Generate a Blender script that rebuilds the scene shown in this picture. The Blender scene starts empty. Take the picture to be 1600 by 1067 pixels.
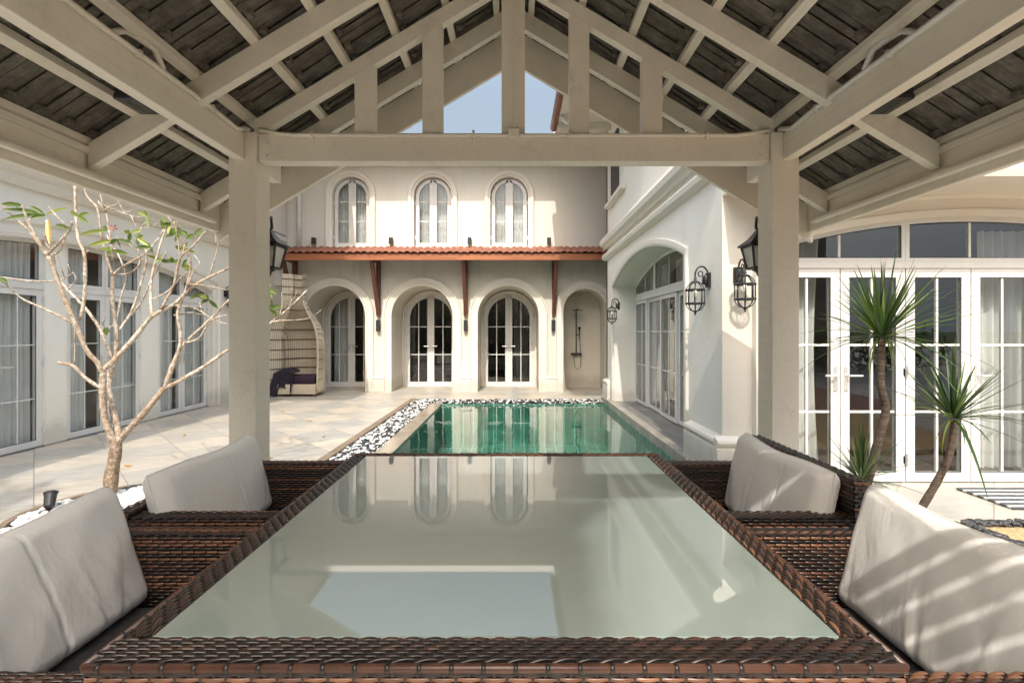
import bpy, bmesh, math, random
from mathutils import Vector, Matrix
random.seed(7)
S = bpy.context.scene
COL = S.collection
H = 1.38                      # eye height above the courtyard paving
PIV = 0.83                    # pavilion size factor
def px(x, y, d):              # measured photo point at a known distance -> place in the yard
    return Vector(((x-803)/750*d, d, H+(518-y)/750*d))

# ------------------------------------------------------------------ materials
MATS = {}
def nodes(name):
    m = bpy.data.materials.new(name); m.use_nodes = True
    nt = m.node_tree; nt.nodes.clear()
    out = nt.nodes.new('ShaderNodeOutputMaterial')
    return m, nt, out
def N(nt, t, **k):
    n = nt.nodes.new(t)
    for a, v in k.items():
        if a in n.inputs: n.inputs[a].default_value = v
        else: setattr(n, a, v)
    return n
def ramp(nt, fac, stops):
    r = nt.nodes.new('ShaderNodeValToRGB')
    e = r.color_ramp.elements
    while len(e) < len(stops): e.new(0.5)
    for i, (p, c) in enumerate(stops):
        e[i].position = p; e[i].color = (*c, 1) if len(c) == 3 else c
    nt.links.new(fac, r.inputs[0]); return r.outputs[0]
def mixc(nt, f, a, b, mode='MIX'):
    m = nt.nodes.new('ShaderNodeMix'); m.data_type = 'RGBA'; m.blend_type = mode
    for sock, v in ((m.inputs[0], f), (m.inputs[6], a), (m.inputs[7], b)):
        if isinstance(v, (int, float)): sock.default_value = v
        elif isinstance(v, tuple): sock.default_value = (*v, 1)
        else: nt.links.new(v, sock)
    return m.outputs[2]
def coords(nt, scale=(1, 1, 1), rot=(0, 0, 0), kind='Object'):
    tc = nt.nodes.new('ShaderNodeTexCoord'); mp = nt.nodes.new('ShaderNodeMapping')
    mp.inputs['Scale'].default_value = scale; mp.inputs['Rotation'].default_value = rot
    nt.links.new(tc.outputs[kind], mp.inputs[0]); return mp.outputs[0]
def noise(nt, vec, scale, detail=4, rough=0.55, dist=0):
    n = nt.nodes.new('ShaderNodeTexNoise')
    n.inputs['Scale'].default_value = scale; n.inputs['Detail'].default_value = detail
    n.inputs['Roughness'].default_value = rough; n.inputs['Distortion'].default_value = dist
    nt.links.new(vec, n.inputs['Vector']); return n.outputs['Fac']
def bumpn(nt, h, strength, dist=0.01, normal=None):
    b = nt.nodes.new('ShaderNodeBump'); b.inputs['Strength'].default_value = strength
    b.inputs['Distance'].default_value = dist; nt.links.new(h, b.inputs['Height'])
    if normal: nt.links.new(normal, b.inputs['Normal'])
    return b.outputs[0]
def pbsdf(nt, out, col=None, rough=0.6, normal=None, **k):
    p = nt.nodes.new('ShaderNodeBsdfPrincipled')
    if col is not None:
        if isinstance(col, tuple): p.inputs['Base Color'].default_value = (*col, 1)
        else: nt.links.new(col, p.inputs['Base Color'])
    if isinstance(rough, (int, float)): p.inputs['Roughness'].default_value = rough
    else: nt.links.new(rough, p.inputs['Roughness'])
    if normal: nt.links.new(normal, p.inputs['Normal'])
    for a, v in k.items(): p.inputs[a.replace('_', ' ')].default_value = v
    nt.links.new(p.outputs[0], out.inputs[0]); return p
def pm(name, c1, c2=None, scale=3, rough=0.6, bump=0.1, bscale=60, bdist=0.004, stretch=(1, 1, 1), lo=.35, hi=.65, **k):
    if name in MATS: return MATS[name]
    m, nt, out = nodes(name); v = coords(nt, stretch)
    c2 = c2 or tuple(x*0.85 for x in c1)
    col = ramp(nt, noise(nt, v, scale, 6), [(lo, c1), (hi, c2)])
    nrm = bumpn(nt, noise(nt, v, bscale, 3), bump, bdist) if bump else None
    pbsdf(nt, out, col, rough, nrm, **k); MATS[name] = m; return m

def m_plaster(name, c, stain=.12, bump=.7):
    m, nt, out = nodes(name); v = coords(nt)
    big = noise(nt, v, 0.9, 6, .6); v2 = coords(nt, (1.5, 1.5, .25)); streak = noise(nt, v2, 2.2, 6, .65)
    dark = tuple(x*(1-stain*1.6) for x in c); warm = (c[0]*.98, c[1]*.95, c[2]*.88)
    a = ramp(nt, big, [(.35, c), (.7, warm)])
    b = mixc(nt, ramp(nt, streak, [(.5, (0, 0, 0)), (.78, (stain*4,)*3)]), a, dark)
    sz = nt.nodes.new('ShaderNodeSeparateXYZ'); nt.links.new(v, sz.inputs[0])
    sm_ = nt.nodes.new('ShaderNodeMath'); sm_.operation = 'MULTIPLY_ADD'; sm_.inputs[1].default_value = -.35; nt.links.new(noise(nt, v, 5, 6, .7), sm_.inputs[0]); nt.links.new(sz.outputs['Z'], sm_.inputs[2])
    foot = ramp(nt, sm_.outputs[0], [(.0, (.5,)*3), (.16, (0, 0, 0))]); b = mixc(nt, foot, b, tuple(x*.55 for x in warm))
    fine = noise(nt, v, 45, 5, .6); med = noise(nt, v, 9, 3, .5)
    n1 = bumpn(nt, fine, bump*.5, .004); n2 = bumpn(nt, med, bump*.35, .012, n1)
    pbsdf(nt, out, b, .75, n2); MATS[name] = m; return m
PLASTER = m_plaster('cream_plaster', (.69, .655, .595))
PLASTER2 = m_plaster('white_plaster', (.78, .76, .705), .1, .8)
PLASTERB = m_plaster('stained_plaster', (.655, .62, .56), .2)
TRIM = m_plaster('trim_plaster', (.71, .675, .615), .06, .25)
UPVC = pm('white_frame', (.69, .68, .655), (.63, .62, .595), 4, .35, .03, 30)
PAINT = pm('pavilion_paint', (.50, .455, .37), (.44, .395, .315), 2.2, .42, .25, 14, .002, (1, 1, 1))
def m_paintbrush():
    m, nt, out = nodes('brushed_paint'); v = coords(nt)
    a = ramp(nt, noise(nt, v, 1.7, 6, .6), [(.3, (.80, .745, .635)), (.7, (.70, .65, .545))])
    st1 = noise(nt, coords(nt, (60, 1.2, 60)), 1.2, 4, .6); a = mixc(nt, ramp(nt, st1, [(.45, (0, 0, 0)), (.7, (.35,)*3)]), a, (.60, .54, .445))
    g = noise(nt, v, 260, 3, .6); g2 = noise(nt, v, 11, 5, .6)
    dirt = ramp(nt, noise(nt, v, 5, 9, .78), [(.54, (0, 0, 0)), (.76, (.55, .55, .55))])
    b = mixc(nt, dirt, a, (.45, .39, .30))
    pbsdf(nt, out, b, .45, bumpn(nt, g2, .25, .004, bumpn(nt, g, .12, .001))); MATS['brushed_paint'] = m; return m
PAINT = m_paintbrush()
BLACK = pm('black_metal', (.012, .012, .013), (.02, .02, .02), 20, .38, .15, 90, .001)
BLACKP = pm('black_plastic', (.02, .02, .022), None, 20, .5, .1, 90, .001)
CHROME = pm('satin_metal', (.75, .75, .73), None, 10, .3, 0, Metallic=.7)
HINGE = pm('hinge_metal', (.62, .62, .60), None, 10, .45, 0)
PIPEW = pm('white_pipe', (.74, .73, .69), None, 6, .4, .05)
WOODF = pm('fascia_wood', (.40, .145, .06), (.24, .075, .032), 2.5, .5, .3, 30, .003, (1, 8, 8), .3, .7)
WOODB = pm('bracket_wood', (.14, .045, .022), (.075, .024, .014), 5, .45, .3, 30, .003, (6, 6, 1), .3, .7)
TERRA = pm('terracotta', (.33, .125, .075), (.18, .07, .045), 5, .8, .4, 40, .004, lo=.3, hi=.7)
BROWNPIPE = pm('brown_gutter', (.26, .09, .055), (.16, .055, .035), 5, .45, .1)
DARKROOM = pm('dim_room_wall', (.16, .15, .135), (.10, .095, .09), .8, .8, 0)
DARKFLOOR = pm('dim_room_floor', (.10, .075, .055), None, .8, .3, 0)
CURTAIN = None
def schlick(nt, f0, normal=None, gain=1.0):
    ge = nt.nodes.new('ShaderNodeNewGeometry'); d = nt.nodes.new('ShaderNodeVectorMath'); d.operation = 'DOT_PRODUCT'
    nt.links.new(normal or ge.outputs['Normal'], d.inputs[0]); nt.links.new(ge.outputs['Incoming'], d.inputs[1])
    def mth(op, a, b=None, clamp=False):
        n = nt.nodes.new('ShaderNodeMath'); n.operation = op; n.use_clamp = clamp
        for i, v in enumerate((a, b)):
            if v is None: continue
            if isinstance(v, (int, float)): n.inputs[i].default_value = v
            else: nt.links.new(v, n.inputs[i])
        return n.outputs[0]
    c = mth('SUBTRACT', 1.0, mth('ABSOLUTE', d.outputs['Value']), True)
    p = mth('POWER', c, 5.0)
    return mth('MULTIPLY', mth('ADD', mth('MULTIPLY', p, 1-f0), f0), gain, True)
def m_curtain():
    m, nt, out = nodes('white_voile'); v = coords(nt)
    d = nt.nodes.new('ShaderNodeBsdfDiffuse'); t = nt.nodes.new('ShaderNodeBsdfTranslucent')
    c = ramp(nt, noise(nt, v, 200, 2), [(.3, (.90, .90, .88)), (.7, (.82, .82, .80))])
    nt.links.new(c, d.inputs[0]); nt.links.new(c, t.inputs[0])
    x = nt.nodes.new('ShaderNodeMixShader'); x.inputs[0].default_value = .4
    nt.links.new(d.outputs[0], x.inputs[1]); nt.links.new(t.outputs[0], x.inputs[2]); nt.links.new(x.outputs[0], out.inputs[0]); return m
CURTAIN = m_curtain()
def m_glass(name='window_glass', tint=(.93, .96, .95), ior=1.5, gain=1.5):
    m, nt, out = nodes(name); v = coords(nt)
    t = nt.nodes.new('ShaderNodeBsdfTransparent'); t.inputs[0].default_value = (*tint, 1)
    g = nt.nodes.new('ShaderNodeBsdfGlossy'); g.inputs['Roughness'].default_value = 0.005
    b = bumpn(nt, noise(nt, v, .9, 1), .05, .02)
    nt.links.new(b, g.inputs['Normal'])
    x = nt.nodes.new('ShaderNodeMixShader'); nt.links.new(schlick(nt, ((ior-1)/(ior+1))**2, None, gain), x.inputs[0])
    nt.links.new(t.outputs[0], x.inputs[1]); nt.links.new(g.outputs[0], x.inputs[2]); nt.links.new(x.outputs[0], out.inputs[0]); return m
GLASS = m_glass(gain=2.0); LGLASS = m_glass('lantern_glass', (.96, .97, .95), 1.3, .8)
def m_water():
    m, nt, out = nodes('pool_water'); v = coords(nt, (1, .55, 1))
    t = nt.nodes.new('ShaderNodeBsdfTransparent'); t.inputs[0].default_value = (.74, .95, .91, 1)
    g = nt.nodes.new('ShaderNodeBsdfGlossy'); g.inputs['Roughness'].default_value = 0.01
    b = bumpn(nt, noise(nt, v, 2.6, 3, .55), .16, .02, bumpn(nt, noise(nt, v, 14, 2, .5), .10, .004))
    nt.links.new(b, g.inputs['Normal'])
    x = nt.nodes.new('ShaderNodeMixShader'); nt.links.new(schlick(nt, .024, b, 1.3), x.inputs[0])
    nt.links.new(t.outputs[0], x.inputs[1]); nt.links.new(g.outputs[0], x.inputs[2]); nt.links.new(x.outputs[0], out.inputs[0]); return m
WATER = m_water()
def m_mosaic():
    m, nt, out = nodes('green_mosaic'); v = coords(nt)
    vb = coords(nt, (1, 1, 1))
    br = nt.nodes.new('ShaderNodeTexBrick'); nt.links.new(v, br.inputs['Vector'])
    br.offset = 0; br.inputs['Scale'].default_value = 1; br.inputs['Brick Width'].default_value = .2; br.inputs['Row Height'].default_value = .2
    br.inputs['Mortar Size'].default_value = .010
    br.inputs['Color1'].default_value = (.085, .215, .175, 1); br.inputs['Color2'].default_value = (.035, .115, .095, 1); br.inputs['Mortar'].default_value = (.24, .38, .33, 1)
    n = ramp(nt, noise(nt, v, 5, 6, .7), [(.35, (.65, .65, .65)), (.65, (1.35, 1.4, 1.3))])
    c = mixc(nt, 1.0, br.outputs[0], n, 'MULTIPLY')
    pbsdf(nt, out, c, .35); return m
MOSAIC = m_mosaic()
def m_paving(name, ca, cb, size, rot, joint=.004, rough=.38, vein=.5):
    m, nt, out = nodes(name); v = coords(nt, (1, 1, 1), (0, 0, rot))
    ck = nt.nodes.new('ShaderNodeTexBrick'); nt.links.new(v, ck.inputs['Vector']); ck.offset = 0
    ck.inputs['Scale'].default_value = 1; ck.inputs['Brick Width'].default_value = size; ck.inputs['Row Height'].default_value = size
    ck.inputs['Mortar Size'].default_value = joint; ck.inputs['Mortar Smooth'].default_value = .3
    ck.inputs['Color1'].default_value = (0, 0, 0, 1); ck.inputs['Color2'].default_value = (1, 1, 1, 1); ck.inputs['Mortar'].default_value = (.5, .5, .5, 1)
    ch = nt.nodes.new('ShaderNodeTexChecker'); nt.links.new(v, ch.inputs['Vector']); ch.inputs['Scale'].default_value = 1/size
    ch.inputs['Color1'].default_value = (1, 1, 1, 1); ch.inputs['Color2'].default_value = (0, 0, 0, 1)
    f = mixc(nt, .45, ch.outputs[0], ck.outputs[0])
    base = mixc(nt, f, ca, cb)
    vs = coords(nt, (1, 5, 1), (0, 0, rot)); vn = noise(nt, vs, 2.2, 8, .65, 1.5)
    vein_c = mixc(nt, ramp(nt, vn, [(.42, (0, 0, 0)), (.66, (vein,)*3)]), base, tuple(x*.66 for x in cb))
    blot = ramp(nt, noise(nt, v, .8, 6, .6), [(.35, (1, 1, 1)), (.72, (.86, .85, .83))])
    c1 = mixc(nt, 1.0, vein_c, blot, 'MULTIPLY')
    c2 = mixc(nt, ck.outputs['Fac'], c1, tuple(x*.38 for x in ca))
    rr = ramp(nt, noise(nt, v, 3, 5), [(.3, (rough*.8,)*3), (.7, (rough*1.3,)*3)])
    inv = nt.nodes.new('ShaderNodeMath'); inv.operation = 'SUBTRACT'; inv.inputs[0].default_value = 1; nt.links.new(ck.outputs['Fac'], inv.inputs[1])
    pbsdf(nt, out, c2, rr, bumpn(nt, inv.outputs[0], .5, .003, bumpn(nt, noise(nt, v, 30, 5), .12, .003))); return m
PAVE = m_paving('stone_paving', (.56, .49, .395), (.385, .375, .35), .6, math.radians(45))
PAVEDARK = m_paving('grey_ledge_stone', (.22, .21, .20), (.17, .165, .16), .5, 0, rough=.4)
CURBS = m_paving('kerb_stone', (.40, .365, .31), (.30, .275, .235), .33, 0, .003, .5, .6)
WETSTONE = pm('wet_stone', (.38, .32, .245), (.26, .215, .16), 3, .2, .15, 40, .002, (1, 1, 1))
BROWNSTONE = pm('brown_stone', (.24, .18, .125), (.16, .12, .085), 6, .6, .3, 50)
CONC = pm('pale_concrete', (.50, .455, .385), (.40, .365, .305), 3, .7, .3, 40)
def m_rooftile():
    m, nt, out = nodes('roof_tile_underside'); v = coords(nt)
    st = coords(nt, (3, 1, 1)); a = noise(nt, v, 7, 10, .75); s2 = noise(nt, coords(nt, (1, 9, 1)), 9, 6, .7)
    c = ramp(nt, a, [(.28, (.035, .031, .024)), (.5, (.135, .122, .097)), (.72, (.25, .23, .185))])
    rust = ramp(nt, noise(nt, v, 3.3, 5, .6), [(.62, (0, 0, 0)), (.75, (.5, .5, .5))])
    c = mixc(nt, rust, c, (.13, .06, .035)); c = mixc(nt, ramp(nt, s2, [(.45, (0, 0, 0)), (.6, (.45,)*3)]), c, (.06, .052, .042))
    pbsdf(nt, out, c, .9, bumpn(nt, a, .9, .012, bumpn(nt, noise(nt, v, 70, 4), .6, .004))); return m
ROOFTILE = m_rooftile()
def m_tone(name, stops, rough, bump=.1, bs=200, **k):      # per-piece tone stored on the mesh
    m, nt, out = nodes(name)
    at = nt.nodes.new('ShaderNodeAttribute'); at.attribute_name = 'tone'
    v = coords(nt); n = noise(nt, v, 30, 4)
    ad = nt.nodes.new('ShaderNodeMath'); ad.operation = 'MULTIPLY_ADD'; ad.inputs[1].default_value = .35
    nt.links.new(n, ad.inputs[0]); sb = nt.nodes.new('ShaderNodeMath'); sb.operation = 'SUBTRACT'; sb.inputs[1].default_value = .17
    nt.links.new(at.outputs['Fac'], sb.inputs[0]); nt.links.new(sb.outputs[0], ad.inputs[2])
    c = ramp(nt, ad.outputs[0], stops)
    pbsdf(nt, out, c, rough, bumpn(nt, noise(nt, coords(nt, (1, 1, 1)), bs, 2), bump, .001), **k); return m
WICKER = m_tone('brown_wicker', [(0, (.008, .006, .005)), (.35, (.026, .013, .009)), (.6, (.105, .042, .022)), (1, (.27, .12, .055))], .36, Specular_IOR_Level=.6)
WICKERBACK = pm('wicker_backing', (.008, .006, .005), None, 10, .8, 0)
PEBBLE = m_tone('pebble_stone', [(0, (.03, .03, .035)), (.30, (.07, .07, .075)), (.36, (.62, .61, .58)), (1, (.86, .85, .82))], .45, .2, 60)
BPEBBLE = m_tone('black_pebble_stone', [(0, (.015, .015, .018)), (1, (.07, .07, .07))], .4, .2, 60)
GRAVEL = pm('golden_gravel', (.55, .40, .20), (.30, .21, .11), 55, .9, 1, 70, .012, lo=.3, hi=.7)
def m_fabric():
    m, nt, out = nodes('cushion_fabric'); v = coords(nt)
    a = ramp(nt, noise(nt, v, 5, 6, .65), [(.3, (.92, .89, .84)), (.72, (.87, .835, .78))])
    w = nt.nodes.new('ShaderNodeTexWave'); w.inputs['Scale'].default_value = 260; w.inputs['Distortion'].default_value = 2; nt.links.new(v, w.inputs['Vector'])
    fine = noise(nt, v, 900, 1); wr = noise(nt, coords(nt, (1, 1, .6)), 9, 5, .6, .6)
    pbsdf(nt, out, a, .9, bumpn(nt, wr, .5, .012, bumpn(nt, fine, .35, .0012)), Sheen_Weight=.25); return m
FABRIC = m_fabric()
SEATF = pm('dark_seat_fabric', (.045, .043, .042), (.03, .028, .028), 60, .95, .6, 300, .002)
def m_tabletop():
    m, nt, out = nodes('frosted_glass'); v = coords(nt)
    c = ramp(nt, noise(nt, v, 2.5, 5, .6), [(.3, (.225, .275, .25)), (.7, (.27, .32, .29))])
    sm = ramp(nt, noise(nt, v, 7, 9, .7), [(.3, (.0, .0, .0)), (.8, (.05, .05, .05))])
    p = pbsdf(nt, out, c, .55, None, Coat_Weight=1.0, Coat_IOR=2.15, Coat_Roughness=0.0)
    nt.links.new(sm, p.inputs['Coat Roughness']); return m
TOPGLASS = m_tabletop()
def m_bark():
    m, nt, out = nodes('pale_bark'); v = coords(nt)
    a = noise(nt, v, 38, 8, .75); b = noise(nt, v, 3, 4)
    c = ramp(nt, a, [(.34, (.17, .11, .065)), (.47, (.42, .33, .24)), (.56, (.66, .60, .52)), (.75, (.78, .74, .68))])
    c = mixc(nt, ramp(nt, b, [(.45, (0, 0, 0)), (.65, (.5,)*3)]), c, (.30, .17, .085))
    sp = nt.nodes.new('ShaderNodeSeparateXYZ'); nt.links.new(v, sp.inputs[0])
    lowf = ramp(nt, sp.outputs['Z'], [(.30, (.9,)*3), (1.0, (.1, .1, .1))]); c = mixc(nt, lowf, c, ramp(nt, a, [(.38, (.10, .06, .035)), (.56, (.27, .185, .115)), (.68, (.58, .51, .42))]))
    pbsdf(nt, out, c, .75, bumpn(nt, a, .6, .006)); return m
BARK = m_bark()
YBARK = pm('ringed_bark', (.13, .09, .065), (.045, .03, .022), 14, .9, .9, 22, .012, (1, 1, 5), .3, .7)
def m_leaf(name, stops, rough=.4):
    m, nt, out = nodes(name)
    at = nt.nodes.new('ShaderNodeAttribute'); at.attribute_name = 'tone'
    c = ramp(nt, at.outputs['Fac'], stops)
    p = nt.nodes.new('ShaderNodeBsdfPrincipled'); nt.links.new(c, p.inputs['Base Color']); p.inputs['Roughness'].default_value = rough
    t = nt.nodes.new('ShaderNodeBsdfTranslucent'); nt.links.new(mixc(nt, 1., c, (1.3, 1.5, .6), 'MULTIPLY'), t.inputs[0])
    x = nt.nodes.new('ShaderNodeMixShader'); x.inputs[0].default_value = .3
    nt.links.new(p.outputs[0], x.inputs[1]); nt.links.new(t.outputs[0], x.inputs[2]); nt.links.new(x.outputs[0], out.inputs[0]); return m
LEAF = m_leaf('tree_leaf', [(0, (.05, .085, .022)), (.5, (.13, .18, .035)), (.74, (.30, .31, .06)), (.8, (.62, .27, .02)), (1, (.66, .32, .03))])
SPIKE = m_leaf('spiky_leaf', [(0, (.014, .034, .012)), (.6, (.045, .09, .02)), (1, (.20, .25, .06))], .35)
FLOWER = pm('red_flower', (.5, .03, .03), None, 10, .5, 0)
HEDGE = m_leaf('hedge_leaf', [(0, (.02, .05, .012)), (1, (.09, .15, .03))], .6)
def m_cane():
    m, nt, out = nodes('woven_cane'); v = coords(nt)
    w = nt.nodes.new('ShaderNodeTexWave'); w.bands_direction = 'X'; w.inputs['Scale'].default_value = 12; w.inputs['Distortion'].default_value = 1.2; nt.links.new(v, w.inputs['Vector'])
    c = mixc(nt, w.outputs['Fac'], (.40, .33, .235), (.66, .59, .47))
    c = mixc(nt, ramp(nt, noise(nt, v, 4, 5), [(.5, (0, 0, 0)), (.8, (.4,)*3)]), c, (.36, .28, .19))
    pbsdf(nt, out, c, .7, bumpn(nt, w.outputs['Fac'], .4, .006)); return m
CANE = m_cane(); CANEBAND = pm('dark_cane', (.12, .08, .05), None, 8, .7, .2)
PURPLE = pm('purple_fabric', (.035, .014, .03), (.02, .009, .019), 12, .9, .5, 100)
def m_stripes():
    m, nt, out = nodes('striped_rag'); v = coords(nt)
    w = nt.nodes.new('ShaderNodeTexWave'); w.bands_direction = 'Y'; w.inputs['Scale'].default_value = 3.4; w.inputs['Distortion'].default_value = .5; nt.links.new(v, w.inputs['Vector'])
    n = noise(nt, coords(nt, (1, 5, 1)), 30, 3)
    c = mixc(nt, ramp(nt, w.outputs['Fac'], [(.62, (0, 0, 0)), (.74, (1, 1, 1))]), ramp(nt, n, [(.3, (.03, .033, .037)), (.7, (.15, .16, .165))]), (.55, .55, .53))
    pbsdf(nt, out, c, .95, bumpn(nt, n, .8, .01)); return m
STRIPES = m_stripes()
GRASS = pm('grass', (.05, .10, .025), (.08, .11, .03), 2, .9, .8, 40, .03)

# ------------------------------------------------------------------ mesh building
class MB:
    def __init__(s): s.v = []; s.f = []; s.t = []; s.smooth = False
    def face(s, pts, tone=0.5):
        i = len(s.v); s.v += [tuple(p) for p in pts]; s.f.append(tuple(range(i, i+len(pts)))); s.t.append(tone)
    def box(s, x0, x1, y0, y1, z0, z1, tone=.5):
        i = len(s.v)
        s.v += [(x, y, z) for x in (x0, x1) for y in (y0, y1) for z in (z0, z1)]
        for q in ((0, 1, 3, 2), (4, 6, 7, 5), (0, 4, 5, 1), (2, 3, 7, 6), (0, 2, 6, 4), (1, 5, 7, 3)):
            s.f.append(tuple(i+k for k in q)); s.t.append(tone)
    def prism(s, poly, axis, a, b, tone=.5):     # poly in the other two axes, extruded along axis a..b
        def P(u, v, w): return {'x': (w, u, v), 'y': (u, w, v), 'z': (u, v, w)}[axis]
        n = len(poly); i = len(s.v)
        s.v += [P(u, v, a) for u, v in poly]+[P(u, v, b) for u, v in poly]
        s.f.append(tuple(range(i, i+n))); s.f.append(tuple(range(i+n, i+2*n))[::-1]); s.t += [tone]*2
        for k in range(n):
            s.f.append((i+k, i+(k+1) % n, i+n+(k+1) % n, i+n+k)); s.t.append(tone)
    def bar(s, a, b, w, h, up=(0, 0, 1), tone=.5):
        a = Vector(a); b = Vector(b); d = (b-a).normalized(); r = d.cross(Vector(up)).normalized(); u = r.cross(d)
        i = len(s.v)
        for p in (a, b):
            for x, y in ((-1, -1), (1, -1), (1, 1), (-1, 1)): s.v.append(tuple(p+r*x*w/2+u*y*h/2))
        for q in ((0, 1, 2, 3), (7, 6, 5, 4), (0, 4, 5, 1), (1, 5, 6, 2), (2, 6, 7, 3), (3, 7, 4, 0)):
            s.f.append(tuple(i+k for k in q)); s.t.append(tone)
    def tube(s, pts, rad, n=8, cap=True, tone=.5):
        pts = [Vector(p) for p in pts]
        if isinstance(rad, (int, float)): rad = [rad]*len(pts)
        ref = Vector((0, 0, 1)); rings = []; prev = None
        for k, p in enumerate(pts):
            d = (pts[min(k+1, len(pts)-1)]-pts[max(k-1, 0)])
            if d.length < 1e-9: d = Vector((0, 0, 1))
            d.normalize()
            if prev is None:
                r = d.cross(ref if abs(d.z) < .95 else Vector((1, 0, 0))).normalized()
            else:
                r = (prev-d*prev.dot(d)).normalized()
            prev = r; u = d.cross(r); i = len(s.v)
            for j in range(n):
                a = 2*math.pi*j/n; s.v.append(tuple(p+(r*math.cos(a)+u*math.sin(a))*rad[k]))
            rings.append(i)
        for a, b in zip(rings, rings[1:]):
            for j in range(n):
                s.f.append((a+j, a+(j+1) % n, b+(j+1) % n, b+j)); s.t.append(tone)
        if cap:
            s.f.append(tuple(rings[0]+j for j in range(n))[::-1]); s.f.append(tuple(rings[-1]+j for j in range(n))); s.t += [tone]*2
    def lathe(s, c, prof, n=16, tone=.5):
        i = len(s.v); c = Vector(c)
        for r, z in prof:
            for j in range(n):
                a = 2*math.pi*j/n; s.v.append((c.x+r*math.cos(a), c.y+r*math.sin(a), c.z+z))
        for k in range(len(prof)-1):
            for j in range(n):
                s.f.append((i+k*n+j, i+k*n+(j+1) % n, i+(k+1)*n+(j+1) % n, i+(k+1)*n+j)); s.t.append(tone)
    def grid(s, fn, nu, nv, tone=.5, closed_u=False):
        i = len(s.v)
        for a in range(nu+1):
            for b in range(nv+1): s.v.append(tuple(fn(a/nu, b/nv)))
        for a in range(nu):
            for b in range(nv):
                s.f.append((i+a*(nv+1)+b, i+(a+1)*(nv+1)+b, i+(a+1)*(nv+1)+b+1, i+a*(nv+1)+b+1)); s.t.append(tone)
    def build(s, name, mat, parent=None, smooth=False, bevel=0, weld=False):
        me = bpy.data.meshes.new(name)
        off = Vector((0, 0, 0)); r = parent
        while r is not None: off += r.location; r = r.parent
        me.from_pydata([(v[0]-off.x, v[1]-off.y, v[2]-off.z) for v in s.v], [], s.f)
        at = me.attributes.new('tone', 'FLOAT', 'FACE'); at.data.foreach_set('value', s.t)
        me.materials.append(mat)
        bm = bmesh.new(); bm.from_mesh(me)
        if weld: bmesh.ops.remove_doubles(bm, verts=bm.verts, dist=1e-5)
        bmesh.ops.recalc_face_normals(bm, faces=bm.faces)
        bm.to_mesh(me); bm.free()
        if smooth: me.polygons.foreach_set('use_smooth', [True]*len(me.polygons))
        o = bpy.data.objects.new(name, me); COL.objects.link(o)
        if parent: o.parent = parent
        if bevel:
            b = o.modifiers.new('edge', 'BEVEL'); b.width = bevel; b.segments = 2; b.limit_method = 'ANGLE'; b.angle_limit = math.radians(50)
            b.harden_normals = False
        return o
def tag(o, label=None, cat=None, group=None, kind=None):
    if label: o['label'] = label
    if cat: o['category'] = cat
    if group: o['group'] = group
    if kind: o['kind'] = kind
    return o
def thing(name, label, cat, loc=(0, 0, 0), group=None):
    o = bpy.data.objects.new(name, None); COL.objects.link(o); o.location = loc; o.empty_display_size = .2
    return tag(o, label, cat, group)
def dup(root, loc, label=None, rotz=None, scale=None):
    def cp(o, par):
        c = o.copy(); COL.objects.link(c); c.parent = par
        for ch in list(o.children):
            if ch.name != c.name: cp(ch, c)
        return c
    r = cp(root, None); r.location = loc
    if rotz is not None: r.rotation_euler = (0, 0, rotz)
    if label: r['label'] = label
    return r

# ---- plane-mapped walls ( u along, v up, w into the wall )
def arcfn(uc, hw, vs, rise):
    if rise <= 0: return lambda u: vs
    R = (hw*hw+rise*rise)/(2*rise)
    return lambda u: vs+math.sqrt(max(0, R*R-(u-uc)**2))-(R-rise)
def us(u0, u1, n): return [u0+(u1-u0)*i/n for i in range(n+1)]
def arcus(uc, hw, n=28): return [uc-hw*math.cos(math.pi*i/n) for i in range(n+1)]
def wall(mb, P, u0, u1, v0, v1, ops, depth):
    cur = u0
    for (uc, hw, vb, vs, rise) in sorted(ops):
        a, b = uc-hw, uc+hw
        if a > cur+1e-6: mb.face([P(cur, v0, 0), P(a, v0, 0), P(a, v1, 0), P(cur, v1, 0)])
        f = arcfn(uc, hw, vs, rise); xs = arcus(uc, hw)
        for x, y in zip(xs, xs[1:]):
            mb.face([P(x, f(x), 0), P(y, f(y), 0), P(y, v1, 0), P(x, v1, 0)])
            mb.face([P(x, f(x), 0), P(y, f(y), 0), P(y, f(y), depth), P(x, f(x), depth)])
        if vb > v0+1e-6:
            mb.face([P(a, v0, 0), P(b, v0, 0), P(b, vb, 0), P(a, vb, 0)])
            mb.face([P(a, vb, 0), P(b, vb, 0), P(b, vb, depth), P(a, vb, depth)])
        for e in (a, b): mb.face([P(e, vb, 0), P(e, f(e), 0), P(e, f(e), depth), P(e, vb, depth)])
        cur = b
    if u1 > cur+1e-6: mb.face([P(cur, v0, 0), P(u1, v0, 0), P(u1, v1, 0), P(cur, v1, 0)])
def outline(u0, u1, vb, f, n=14):
    xs = us(u0, u1, n) if f(u0) != f(u1) or f((u0+u1)/2) != f(u0) else [u0, u1]
    top = [(x, f(x)) for x in xs][::-1]
    pts = [(u0, vb), (u1, vb)]+top
    out = []
    for p in pts:
        if not out or (abs(p[0]-out[-1][0])+abs(p[1]-out[-1][1])) > 1e-5: out.append(p)
    if abs(out[0][0]-out[-1][0])+abs(out[0][1]-out[-1][1]) < 1e-5: out.pop()
    return out
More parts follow.
